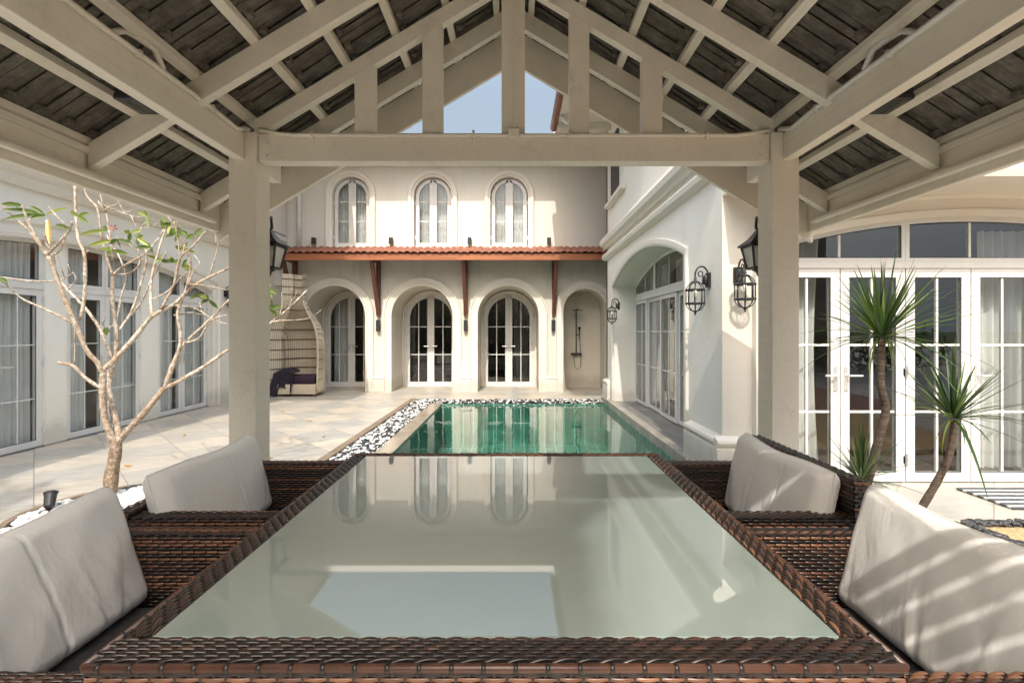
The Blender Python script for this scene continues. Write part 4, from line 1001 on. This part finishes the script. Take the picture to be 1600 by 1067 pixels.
def chair(label, side, y0, y1, xin, xout, ztc, xt, xb, seed, backz, seams=()):
    """side -1: left of the table, opening towards +x"""
    t = thing('wicker_armchair', label, 'armchair', ((xin+xout)/2*1.0, (y0+y1)/2, .19), 'wicker armchairs around the table')
    at = H-.535; aw_ = .055
    lo, hi = sorted((xin, xout))
    for nm, ya, yb in (('near', y0, y0+aw_), ('far', y1-aw_, y1)):
        m = MB()
        weave(m, (lo, ya, at), (1, 0, 0), (0, 1, 0), (0, 0, 1), hi-lo, yb-ya, row=.0078, seg=.030, lift=.0028, off=1/3., samp=6, slant=1.0)
        for yy, Nn in ((ya, (0, -1, 0)), (yb, (0, 1, 0))):
            weave(m, (lo, yy, at-.003), (1, 0, 0), (0, 0, -1), Nn, hi-lo, at-.21 if Nn[1] < 0 else .42, row=.0092, seg=.031, lift=.0028, samp=5, fill=.42)
        weave(m, (xin, ya, at-.003), (0, 1, 0), (0, 0, -1), (-side, 0, 0), aw_, at-.21, row=.0105, seg=.0275, lift=.003, samp=4)
        ar = m.build('armrest', WICKER, t, smooth=True)
        m = MB(); m.box(lo+.003, hi-.003, ya+.003, yb-.003, .19, at-.003); m.build('armrest_core', WICKERBACK, ar)
    m = MB(); xo = xout; xi2 = xout-side*.045; a, b = sorted((xo, xi2)); zb2 = backz
    weave(m, (a, y0, zb2), (0, 1, 0), (1, 0, 0), (0, 0, 1), y1-y0, b-a, row=.0115, seg=.036, lift=.0035, samp=4)
    weave(m, (a, y0-.001, zb2), (1, 0, 0), (0, 0, -1), (0, -1, 0), b-a, .35, row=.0125, seg=.0225, lift=.003, samp=3)
    weave(m, (xi2, y0, zb2), (0, 1, 0), (0, 0, -1), (-side, 0, 0), y1-y0, .3, row=.0125, seg=.036, lift=.003, samp=3)
    bk = m.build('backrest', WICKER, t, smooth=True)
    m = MB(); m.box(a+.003, b-.003, y0+.003, y1-.003, .19, zb2-.003); m.build('backrest_core', WICKERBACK, bk)
    m = MB(); m.box(lo+.02, hi-.02, y0+aw_+.004, y1-aw_-.004, .30, H-.80); m.build('seat', WICKERBACK, t)
    m = MB()
    lo2, hi2 = sorted((xin-side*(-.0), xout-side*.05))
    m.box(lo2, hi2, y0+aw_+.008, y1-aw_-.008, H-.797, H-.71); m.build('seat_cushion', SEATF, t, bevel=.02)
    cushion('back_cushion', xt, xb, y0+.035, y1-.035, ztc, H-.715, .11, side, t, seed, seams)
    return t
chair('near left wicker armchair with a plain pale back cushion', -1, .70, 1.315, -.54, -1.15, H-.415, -1.085, -.985, 3, H-.50, (.52,))
chair('far left wicker armchair in front of the left post', -1, 1.375, 1.99, -.54, -1.15, H-.42, -1.08, -1.0, 8, H-.52, (.60,))
chair('far right wicker armchair whose cushion has stitched seams', 1, 1.375, 1.99, .50, 1.02, H-.415, .945, .875, 15, H-.43, (.33, .62))
chair('near right wicker armchair striped by bands of sunlight', 1, .70, 1.315, .50, 1.05, H-.405, .965, .875, 21, H-.50)

# ------------------------------------------------------------------ cane chair in the far corner
cc = thing('cane_chair', 'tall bottle-shaped woven cane chair with dark purple seat in the far left corner', 'chair', (-4.85, 10.3, 0))
cD = 10.25
def cz(y): return H+(518-y)/750*cD
prof = [(615, 32), (560, 33), (534, 32.5), (520, 31), (507, 27), (497, 22), (488, 16.5), (478, 12), (466, 9.5), (440, 10), (428, 10)]
def half(y):
    for (a, h1), (b, h2) in zip(prof, prof[1:]):
        if b <= y <= a:
            t = (a-y)/(a-b); return (h1+(h2-h1)*t)*cD/750
    return prof[-1][1]*cD/750
ccx = -4.62
m = MB(); th = .55
def shellfn(a, b):
    y = 612+(428-612)*b; h = half(y); ang = math.pi*(1.0*a)      # 0..1 around the back
    depth = min(th, h*1.25)
    return (ccx+h*math.cos(ang), cD+depth*.35+depth*abs(math.sin(ang))**.75, cz(y))
m.grid(shellfn, 28, 60)
def sidefn(sg):
    def f(a, b):
        y = 612+(428-612)*b; h = half(y); return (ccx+sg*h-(.17*(1-a) if sg < 0 else 0), cD-.0+(min(th, h*1.25)*.35)*a-(.05*(1-a)), cz(y))
    return f
m.grid(sidefn(-1), 4, 60); m.grid(sidefn(1), 4, 60)
m.build('shell', CANE, cc, smooth=True)
m = MB()
for sg in (-1, 1):
    m.tube([(ccx+sg*half(612+(470-612)*b/16)-(.17 if sg < 0 else 0)*(1 if b < 15 else .4), cD-.05, cz(612+(470-612)*b/16)) for b in range(17)], .018, 6)
m.build('rim_band', CANE, cc, smooth=True)
for y in (448, 436, 460, 484, 500, 515, 531, 547, 562, 577, 593):
    m = MB(); h = half(y); d = min(th, h*1.25)
    m.tube([(ccx-h-.17, cD-.055, cz(y)), (ccx-h, cD+d*.3, cz(y))]+[(ccx+(h-.004)*math.cos(math.pi-q*math.pi/10), cD+d*.35-.01+d*abs(math.sin(math.pi*q/10))**.75*.98, cz(y)) for q in range(11)]+[(ccx+h, cD-.055, cz(y))], .009, 5)
    m.build('hoop', CANEBAND, cc)
m = MB(); m.box(ccx-.55, ccx+.41, cD-.08, cD+.5, .05, .26); m.build('seat_base', CANE, cc, bevel=.01)
for x in (ccx-.47, ccx+.38):
    m = MB(); m.box(x-.03, x+.03, cD-.06, cD+.0, .0, .05); m.build('foot', CANEBAND, cc)
m = MB(); m.box(ccx-.40, ccx+.38, cD-.06, cD+.45, .262, .44); m.build('seat_cushion', PURPLE, cc, bevel=.04)
m = MB()
def thr(a, b):
    x = ccx-.50+.42*a+.05*math.sin(b*5); s_ = b*.85
    if s_ < .3: y = cD+.35-s_*1.3; z = .50+.10*math.sin(a*3.1)
    else: y = cD-.10-.03*math.sin(a*14); z = .50+.10*math.sin(a*3.1)-(s_-.3)*(.95+.25*math.sin(a*7))
    return (x-.05*math.sin(a*9+b*3)*b, y-.02*math.sin(a*20), max(.02, z))
m.grid(thr, 30, 24); tw_ = m.build('throw_blanket', pm('charcoal_fabric', (.022, .016, .026), None, 12, .95, .5, 80), None, smooth=True)
tag(tw_, 'dark throw blanket draped over the seat of the cane chair', 'blanket')

# ------------------------------------------------------------------ bare frangipani tree
tree = thing('frangipani_tree', 'nearly bare frangipani tree with pale forked branches in the pebble bed', 'tree', (-3.31, 3.95, .02))
TD = 3.95
def T(zx, zy, dd=0): return px(.3936*zx, 280+.3936*zy, TD+dd)
def smoothp(pts, n=4):
    P = [Vector(p) for p in pts]; out = []
    for i in range(len(P)-1):
        p0 = P[max(0, i-1)]; p1 = P[i]; p2 = P[i+1]; p3 = P[min(len(P)-1, i+2)]
        for j in range(n):
            t = j/n; out.append(.5*((2*p1)+(-p0+p2)*t+(2*p0-5*p1+4*p2-p3)*t*t+(-p0+3*p1-3*p2+p3)*t**3))
    out.append(P[-1]); return out
tm = MB(); trr = random.Random(2)
def br(pts, r0, r1, d0=0, d1=0, knob=True):
    n = len(pts); P = [T(x, y, d0+(d1-d0)*i/(n-1)) for i, (x, y) in enumerate(pts)]; Q = smoothp(P); L = len(Q)
    kf = .74 if r0 < .05 else .88
    tm.tube(Q, [kf*(r0+(r1-r0)*i/(L-1))*(1+.12*trr.uniform(-1, 1)) for i in range(L)], 9)
    if r1 < .0125 and r0 < .03:                     # stubby forked twigs near the tips
        for q in range(trr.choice((0, 1, 2))):
            j = trr.randint(L//2, L-1); p = Q[j]; d = (Q[j]-Q[j-1]).normalized(); a = trr.uniform(0, 6.28)
            e = (d*.5+Vector((math.cos(a), math.sin(a)*.6, trr.uniform(.2, 1.0)))).normalized(); l = trr.uniform(.05, .17)
            tm.tube([p, p+e*l*.5+Vector((0, 0, .004)), p+e*l+Vector((0, 0, l*.25))], [r1*.75, r1*.65, r1*.5], 6)
    return Q[-1]
tb = [(445, 1330), (440, 1200), (455, 1110), (463, 1035)]
br(tb, .060, .046)
br([(462, 1050), (440, 1015), (412, 930), (408, 840), (410, 765)], .040, .033, 0, -.05)
br([(465, 1045), (470, 1000), (450, 920), (432, 830), (440, 760), (465, 700)], .034, .030, 0, .15)
br([(462, 1048), (490, 1015), (560, 940), (610, 880), (650, 830)], .036, .030, 0, .1)
br([(410, 770), (385, 725), (345, 680), (300, 575), (262, 485), (225, 385), (190, 305)], .026, .019, -.05, -.25)
br([(190, 305), (150, 240), (112, 170), (90, 105)], .018, .010, -.25, -.35)
br([(190, 310), (140, 235), (100, 190), (50, 145)], .016, .009, -.25, -.2)
br([(190, 300), (235, 250), (275, 205), (285, 170)], .013, .009, -.25, -.4)
br([(215, 300), (240, 280), (262, 220)], .010, .007, -.28, -.35)
br([(262, 500), (240, 430), (220, 360), (205, 290), (182, 250), (185, 160)], .018, .008, -.1, -.1)
br([(300, 575), (325, 530), (337, 430), (335, 300), (312, 245), (302, 150), (297, 20)], .019, .013, -.1, .05)
br([(335, 300), (352, 283)], .012, .009, 0, 0)
br([(410, 757), (450, 722), (540, 622), (605, 545), (690, 497), (760, 430), (830, 390), (907, 355), (1000, 320)], .029, .010, -.05, .1)
br([(603, 548), (598, 450), (606, 370), (640, 250), (668, 168)], .017, .009, 0, .15)
br([(640, 515), (690, 420), (715, 315), (765, 268), (815, 208)], .016, .008, 0, -.15)
br([(715, 315), (705, 230), (690, 170)], .009, .006, -.05, -.1)
br([(445, 715), (405, 610), (345, 520), (270, 440), (222, 385), (200, 330)], .018, .012, .15, .3)
br([(462, 705), (462, 600), (447, 490), (448, 385)], .023, .017, .15, .1)
br([(448, 385), (422, 300), (402, 220), (388, 120), (350, 75), (332, 30)], .016, .010, .1, .0)
br([(400, 130), (440, 110), (480, 95)], .008, .006, .05, .0)
br([(390, 95), (450, 120), (520, 145), (562, 152)], .007, .004, .05, .15)
br([(520, 145), (545, 200)], .006, .004, .1, .1)
br([(448, 380), (490, 345), (570, 300), (625, 240), (665, 175)], .015, .008, .1, .3)
br([(448, 330), (440, 250), (425, 150), (418, 120)], .012, .008, .15, .2)
br([(470, 380), (520, 370), (555, 330), (545, 250), (570, 180), (600, 175)], .011, .006, .2, .3)
br([(470, 605), (520, 530), (552, 440), (582, 320), (570, 255)], .017, .010, .15, .3)
br([(465, 560), (480, 470), (500, 390), (470, 300), (440, 260)], .013, .007, .2, .35)
br([(500, 560), (560, 490), (600, 400), (640, 330), (660, 290)], .012, .007, .2, .1)
br([(402, 832), (335, 785), (292, 742), (230, 728)], .020, .017, -.05, -.15)
br([(296, 735), (297, 650), (296, 595)], .006, .005, -.1, -.1)
br([(292, 575), (240, 545), (165, 510), (80, 470), (30, 420), (-30, 385)], .014, .009, -.1, -.3)
br([(-20, 385), (60, 398), (150, 406), (240, 400), (292, 370)], .010, .006, -.1, .15)
br([(270, 440), (300, 400), (290, 370)], .009, .006, .1, .15)
br([(650, 835), (690, 735), (718, 640), (706, 530), (738, 440), (757, 350), (748, 285)], .022, .012, .1, .0)
br([(655, 820), (690, 720), (735, 650), (810, 580), (860, 530), (910, 478)], .020, .012, .1, .2)
br([(735, 650), (790, 630), (840, 560), (900, 540)], .011, .007, .1, -.1)
br([(655, 830), (740, 785), (830, 730), (905, 677), (990, 625), (1075, 570), (1150, 510), (1220, 440)], .023, .011, .1, .3)
br([(1010, 612), (1090, 565), (1170, 560), (1230, 550), (1275, 520)], .010, .006, .2, .1)
br([(1110, 540), (1120, 500), (1118, 450)], .008, .005, .2, .2)
br([(1150, 510), (1160, 470)], .007, .005, .25, .25)
br([(690, 500), (780, 515), (850, 560), (905, 575)], .008, .005, .1, .2)
br([(740, 415), (830, 425), (905, 442)], .008, .004, .0, .1)
br([(830, 390), (860, 290), (868, 220)], .009, .006, .1, .0)
br([(600, 480), (660, 450), (720, 390), (790, 340), (770, 300)], .009, .005, .0, .2)
br([(450, 580), (420, 590), (400, 560)], .006, .004, .1, .0)
br([(690, 540), (760, 530), (820, 545)], .010, .006, .05, .3)
tm.build('branches', BARK, tree, smooth=True)
lm = MB()
def tleaf(b, t, wd, tone, curl=.15):
    b = Vector(b); t = Vector(t); d = t-b; L = d.length; dn = d.normalized(); sd = dn.cross(Vector((random.uniform(-.5, .5), -1, random.uniform(-.3, .6)))).normalized(); up = sd.cross(dn)
    n = 8; L0 = []; L1 = []; L2 = []
    for i in range(n+1):
        q = i/n; wv = wd*max(0, math.sin(math.pi*min(1, q*.93+.05)))**.8; c = b+d*q-Vector((0, 0, 1))*L*curl*q*q
        L0.append(c-sd*wv+up*wv*.35); L1.append(c); L2.append(c+sd*wv+up*wv*.35)
    for A, B in ((L0, L1), (L1, L2)):
        for i in range(n): lm.face([A[i], A[i+1], B[i+1], B[i]], tone)
lr = random.Random(9)
def cl(zx, zy, leaves, dd=-.3):
    for (ex, ey, tone) in leaves: tleaf(T(zx, zy, dd), T(ex, ey, dd+lr.uniform(-.06, .06)), .017, tone)
cl(180, 145, [(118, 95, .45), (15, 135, .3), (272, 98, .6), (8, 90, .3), (120, 150, .25)]); cl(85, 105, [(5, 88, .35), (60, 98, .5)])
cl(190, 160, [(197, 245, .92)], -.35)
cl(275, 200, [(220, 172, .3)]); cl(312, 150, [(355, 128, .5), (350, 165, .5), (280, 120, .6)])
cl(425, 205, [(315, 205, .55), (410, 180, .4)], 0); cl(450, 245, [(350, 250, .68), (380, 250, .6)], 0)
for (x, y) in ((470, 240), (545, 235), (520, 215), (445, 285), (600, 270), (700, 210), (680, 180), (725, 350), (690, 330), (720, 280), (640, 320)):
    for q in range(4):
        a = lr.uniform(0, 6.28); l = lr.uniform(30, 72); cl(x, y, [(x+l*math.cos(a), y+l*.55*math.sin(a)-6, lr.choice((.15, .35, .5, .6, .7)))], lr.uniform(-.1, .2))
for (x, y) in ((790, 460), (830, 480), (770, 220), (720, 205), (640, 160), (585, 150)):
    for q in range(3): a = lr.uniform(0, 6.28); l = lr.uniform(25, 48); cl(x, y, [(x+l*math.cos(a), y+l*math.sin(a), lr.choice((.2, .45, .6)))], .1)
cl(1, 392, [(30, 408, .2), (-30, 360, .2)]); cl(415, 590, [(425, 615, .25), (438, 600, .3)], .1)
for (x, y) in ((1085, 505), (1060, 440), (1075, 520)):
    for q in range(3): a = lr.uniform(0, 6.28); cl(x, y, [(x+40*math.cos(a), y+30*math.sin(a), .45)], .2)
lm.build('leaves', LEAF, tree, smooth=True)
fm = MB()
for a in range(5): fm.face([T(450, 195, -.05), T(450+16*math.cos(a*1.256), 193+12*math.sin(a*1.256), -.07), T(450+18*math.cos(a*1.256+.5), 193+14*math.sin(a*1.256+.5), -.05)])
fm.build('flower', FLOWER, tree)
fl = random.Random(12)
for i_, (x_, y_) in enumerate([(-3.9, 4.9), (-2.7, 5.2), (-4.4, 6.4), (-3.2, 7.4), (-2.5, 6.3), (-4.0, 8.3)]):
    lm = MB(); a_ = fl.uniform(0, 6.28); L_ = fl.uniform(.07, .11); p_ = Vector((x_, y_, .012)); q_ = p_+Vector((math.cos(a_)*L_, math.sin(a_)*L_, .0)); sd_ = Vector((-math.sin(a_), math.cos(a_), 0))
    for k0, k1 in zip((0, .25, .5, .75), (.25, .5, .75, 1.0)):
        w0_, w1_ = (.018*math.sin(math.pi*max(.02, min(.98, kk_))) for kk_ in (k0, k1)); A_, B_ = p_.lerp(q_, k0), p_.lerp(q_, k1)
        lm.face([A_-sd_*w0_, B_-sd_*w1_, B_+Vector((0, 0, .006)), A_+Vector((0, 0, .006))], fl.choice((.78, .85, .6))); lm.face([A_+Vector((0, 0, .006)), B_+Vector((0, 0, .006)), B_+sd_*w1_, A_+sd_*w0_], .8)
    tag(lm.build('fallen_leaf', LEAF), 'small dry fallen leaf lying on the courtyard paving near the tree', 'leaf', 'fallen leaves on the paving')
# garden spotlights in the pebble bed
def spot(label, p, yaw):
    t = thing('garden_spotlight', label, 'garden spotlight', p, 'small garden spotlights in the tree bed'); x, y, z = p
    m = MB(); m.tube([(x, y, z-.02), (x, y, z+.05)], .008, 8); m.build('spike', BLACKP, t)
    d = Vector((math.cos(yaw)*.6, math.sin(yaw)*.6, .75)).normalized(); c = Vector((x, y, z+.07))
    m = MB(); m.tube([c-d*.05, c-d*.04, c+d*.05, c+d*.07], [.022, .032, .038, .045], 14); m.build('lamp_head', BLACKP, t, smooth=False)
spot('black garden spotlight at the left edge of the tree bed', (-3.50, 3.62, .03), 2.2); spot('black garden spotlight beside the far left cushion', (-3.0, 3.98, .03), 1.2)

# ------------------------------------------------------------------ dragon trees on the right
def spiky(label, heads, trunks, loc):
    t = thing('dragon_tree', label, 'dragon tree', loc, 'spiky dragon trees by the terrace doors')
    m = MB()
    for pts, r0, r1 in trunks:
        Q = smoothp(pts, 6); L = len(Q); m.tube(Q, [(r0+(r1-r0)*i/(L-1))*(1+.05*math.sin(i*2.4)) for i in range(L)], 12)
    m.build('trunk', YBARK, t, smooth=True)
    for (c, R, n, seed, bias) in heads:
        rr = random.Random(seed); m = MB(); c = Vector(c)
        for i in range(max(3, n//12)):                # old leaves hanging under the head
            a = rr.uniform(0, 6.28); L = R*rr.uniform(.4, .75); o_ = Vector((math.cos(a), math.sin(a), 0)); sd = Vector((-math.sin(a), math.cos(a), 0)); pr = []
            for q in range(6):
                s_ = q/5; p = c+o_*(L*.45*math.sin(s_*1.5))-Vector((0, 0, 1))*L*s_*s_*.9; wv = .007*(1-s_)**.6+.0004; pr.append((p-sd*wv, p+sd*wv))
            for A, B in zip(pr, pr[1:]): m.face([A[0], B[0], B[1], A[1]], .97)
        for i in range(n):
            th_ = rr.uniform(0, 6.283); ph = math.radians(rr.choice((rr.uniform(35, 88), rr.uniform(-15, 60), rr.uniform(5, 75)))+bias)
            d = Vector((math.cos(th_)*math.cos(ph), math.sin(th_)*math.cos(ph), math.sin(ph))); L = R*rr.uniform(.65, 1.22); wd = .0102*rr.uniform(.7, 1.1)*R/.42
            sd = d.cross(Vector((0, 0, 1))).normalized(); b = c+d*.015; st = Vector((0, 0, -1)); droop = rr.uniform(.05, .50)*(1.2-d.z)
            pr = []; n_ = 7; tone = rr.uniform(0, 1)*(.6 if ph < .3 else 1)
            for q in range(n_+1):
                s_ = q/n_; p = b+d*L*s_+st*droop*L*s_*s_; wv = wd*(1-s_)**.6*(.55+.9*min(1, s_*4))*.75+.0004
                pr.append((p-sd*wv+Vector((0, 0, wv*.5)), p, p+sd*wv+Vector((0, 0, wv*.5))))
            for A, B in zip(pr, pr[1:]):
                m.face([A[0], B[0], B[1], A[1]], tone); m.face([A[1], B[1], B[2], A[2]], tone)
        m.build('leaf_crown', SPIKE, t, smooth=True)
DD = 3.0
spiky('taller spiky dragon tree with a small side tuft near the right post', [(px(1378, 528, DD), .47, 112, 4, 4), (px(1345, 752, DD-.05), .34, 46, 6, 12)],
      [([px(1335, 880, DD), px(1352, 770, DD), px(1372, 690, DD), px(1384, 640, DD), px(1376, 600, DD), px(1378, 530, DD)], .028, .020), ([px(1340, 850, DD-.02), px(1343, 800, DD-.05), px(1345, 756, DD-.05)], .018, .014)], (2.13, DD, 0))
spiky('shorter leaning dragon tree in front of the striped mat', [(px(1490, 655, DD+.05), .42, 72, 9, 2)],
      [([px(1395, 868, DD+.05), px(1432, 806, DD+.05), px(1468, 745, DD+.05), px(1486, 700, DD+.05), px(1491, 655, DD+.05)], .025, .019)], (2.4, DD+.05, 0))
m = MB(); m.box(3.86, 4.95, 3.71, 4.20, .004, .022); tag(m.build('door_mat', STRIPES, bevel=.006), 'black and white striped rag mat outside the terrace doors', 'door mat')
# trees added out of view to shade the pavilion and yard; hedge behind them
def foliage(mb, c, R3, n, size, rng, shell=.55):
    c = Vector(c)
    for i in range(n):
        d = Vector((rng.gauss(0, 1), rng.gauss(0, 1), rng.gauss(0, 1))).normalized(); r = shell+(1-shell)*rng.random()
        p = c+Vector((d.x*R3[0], d.y*R3[1], d.z*R3[2]))*r; a = Vector((rng.gauss(0, 1), rng.gauss(0, 1), rng.gauss(0, 1))).normalized(); b = a.orthogonal().normalized()
        s_ = size*rng.uniform(.6, 1.3); mb.face([p-a*s_, p+b*s_*.35, p+a*s_, p-b*s_*.35], rng.random()*.7+.3*(d.z > .2))
def shade_tree(label, base, hc, R, seed, n=2600):
    rg = random.Random(seed); t = thing('shade_tree', label, 'tree', base); x, y, z = base
    m = MB(); m.tube(smoothp([(x, y, z), (x+.15, y+.05, z+hc*.35), (x-.05, y, z+hc*.7), (x, y, z+hc)], 5), [.17-.1*i/15 for i in range(16)], 10)
    cs = []
    for i in range(9):
        a = rg.uniform(0, 6.28); c = Vector((x+R*.62*math.cos(a)*rg.uniform(.3, 1), y+R*.62*math.sin(a)*rg.uniform(.3, 1), z+hc+rg.uniform(-.5, .6)*R)); cs.append(c)
        m.tube(smoothp([(x, y, z+hc*rg.uniform(.45, .7)), ((x+c.x)/2, (y+c.y)/2, (z+hc*.6+c.z)/2), tuple(c)], 4), [.07-.05*j/8 for j in range(9)], 7)
    m.build('trunk', YBARK, t, smooth=True)
    m = MB()
    for c in cs: foliage(m, c, (R*.5, R*.5, R*.38), n//9, .22, rg, .25)
    m.build('crown', HEDGE, t)
shade_tree('unseen leafy tree added behind the pavilion on the left for its shade', (-6.7, -3.6, 0), 6.4, 2.3, 3, 7000)
shade_tree('unseen leafy tree added straight behind the pavilion for its shade', (-1.6, -4.4, 0), 6.3, 1.05, 5, 6000)
hg = thing('hedge', 'clipped dark hedge in front of the house behind the pavilion', 'hedge', (0, -8, 0))
m = MB(); rg = random.Random(4)
for x in range(-16, 17):
    foliage(m, (x*.9, -8+rg.uniform(-.2, .2), .7), (.8, .5, .8+rg.uniform(-.1, .3)), 260, .09, rg, .5)
m.build('foliage', HEDGE, hg)
# house opposite, behind the pavilion (seen only as reflections in the glazing)
ho = thing('house', 'tan two-storey house with terracotta hipped roof behind the garden hedge', 'house', (0, -9.6, 0))
PO = lambda u, v, w: (u, -9.6-w, v)
m = MB(); TAN = m_plaster('tan_plaster', (.30, .25, .19), .12)
wins = [(-9, .8, 3.6, 5.0, 0), (-6, .8, 3.6, 5.0, 0), (-3, .8, 3.6, 5.0, 0), (0, .8, 3.6, 5.0, 0), (3, .8, 3.6, 5.0, 0), (6, .8, 3.6, 5.0, 0), (9, .8, 3.6, 5.0, 0)]
wall(m, PO, -12, 12, 3.0, 6.0, wins, .2); wall(m, PO, -12, 12, 0, 3.0, [(u, .9, 0, 2.2, .3) for u in (-9, -4.5, 0, 4.5, 9)], .2); m.build('wall', TAN, ho)
m = MB(); m.box(-11.9, 11.9, -14, -9.85, 0, 5.9); m.build('dark_core', DARKROOM, ho)
for u, hw, vb, vs, r in wins: leaf(PO, ho, u-hw, u+hw, vb, lambda q: 5.0, .07, .1, (u,), (4.3,), 'window')
m = MB(); m.face([(-12.8, -8.8, 5.9), (12.8, -8.8, 5.9), (9, -12, 7.6), (-9, -12, 7.6)]); m.face([(-12.8, -8.8, 5.9), (-12.8, -15, 5.9), (-9, -12, 7.6)]); m.face([(12.8, -8.8, 5.9), (12.8, -15, 5.9), (9, -12, 7.6)]); m.face([(-12.8, -15, 5.9), (12.8, -15, 5.9), (9, -12, 7.6), (-9, -12, 7.6)]); m.face([(-12.8, -15, 5.88), (12.8, -15, 5.88), (12.8, -8.8, 5.88), (-12.8, -8.8, 5.88)]); m.build('roof', TERRA, ho)
m = MB(); m.face([(2.3, -7.2, .004), (7.5, -7.2, .004), (7.5, .45, .004), (2.3, .45, .004)])
tag(m.build('brick_path', m_paving('red_brick_paving', (.36, .15, .08), (.22, .10, .06), .22, .2, .012, .6, .5)), kind='structure')
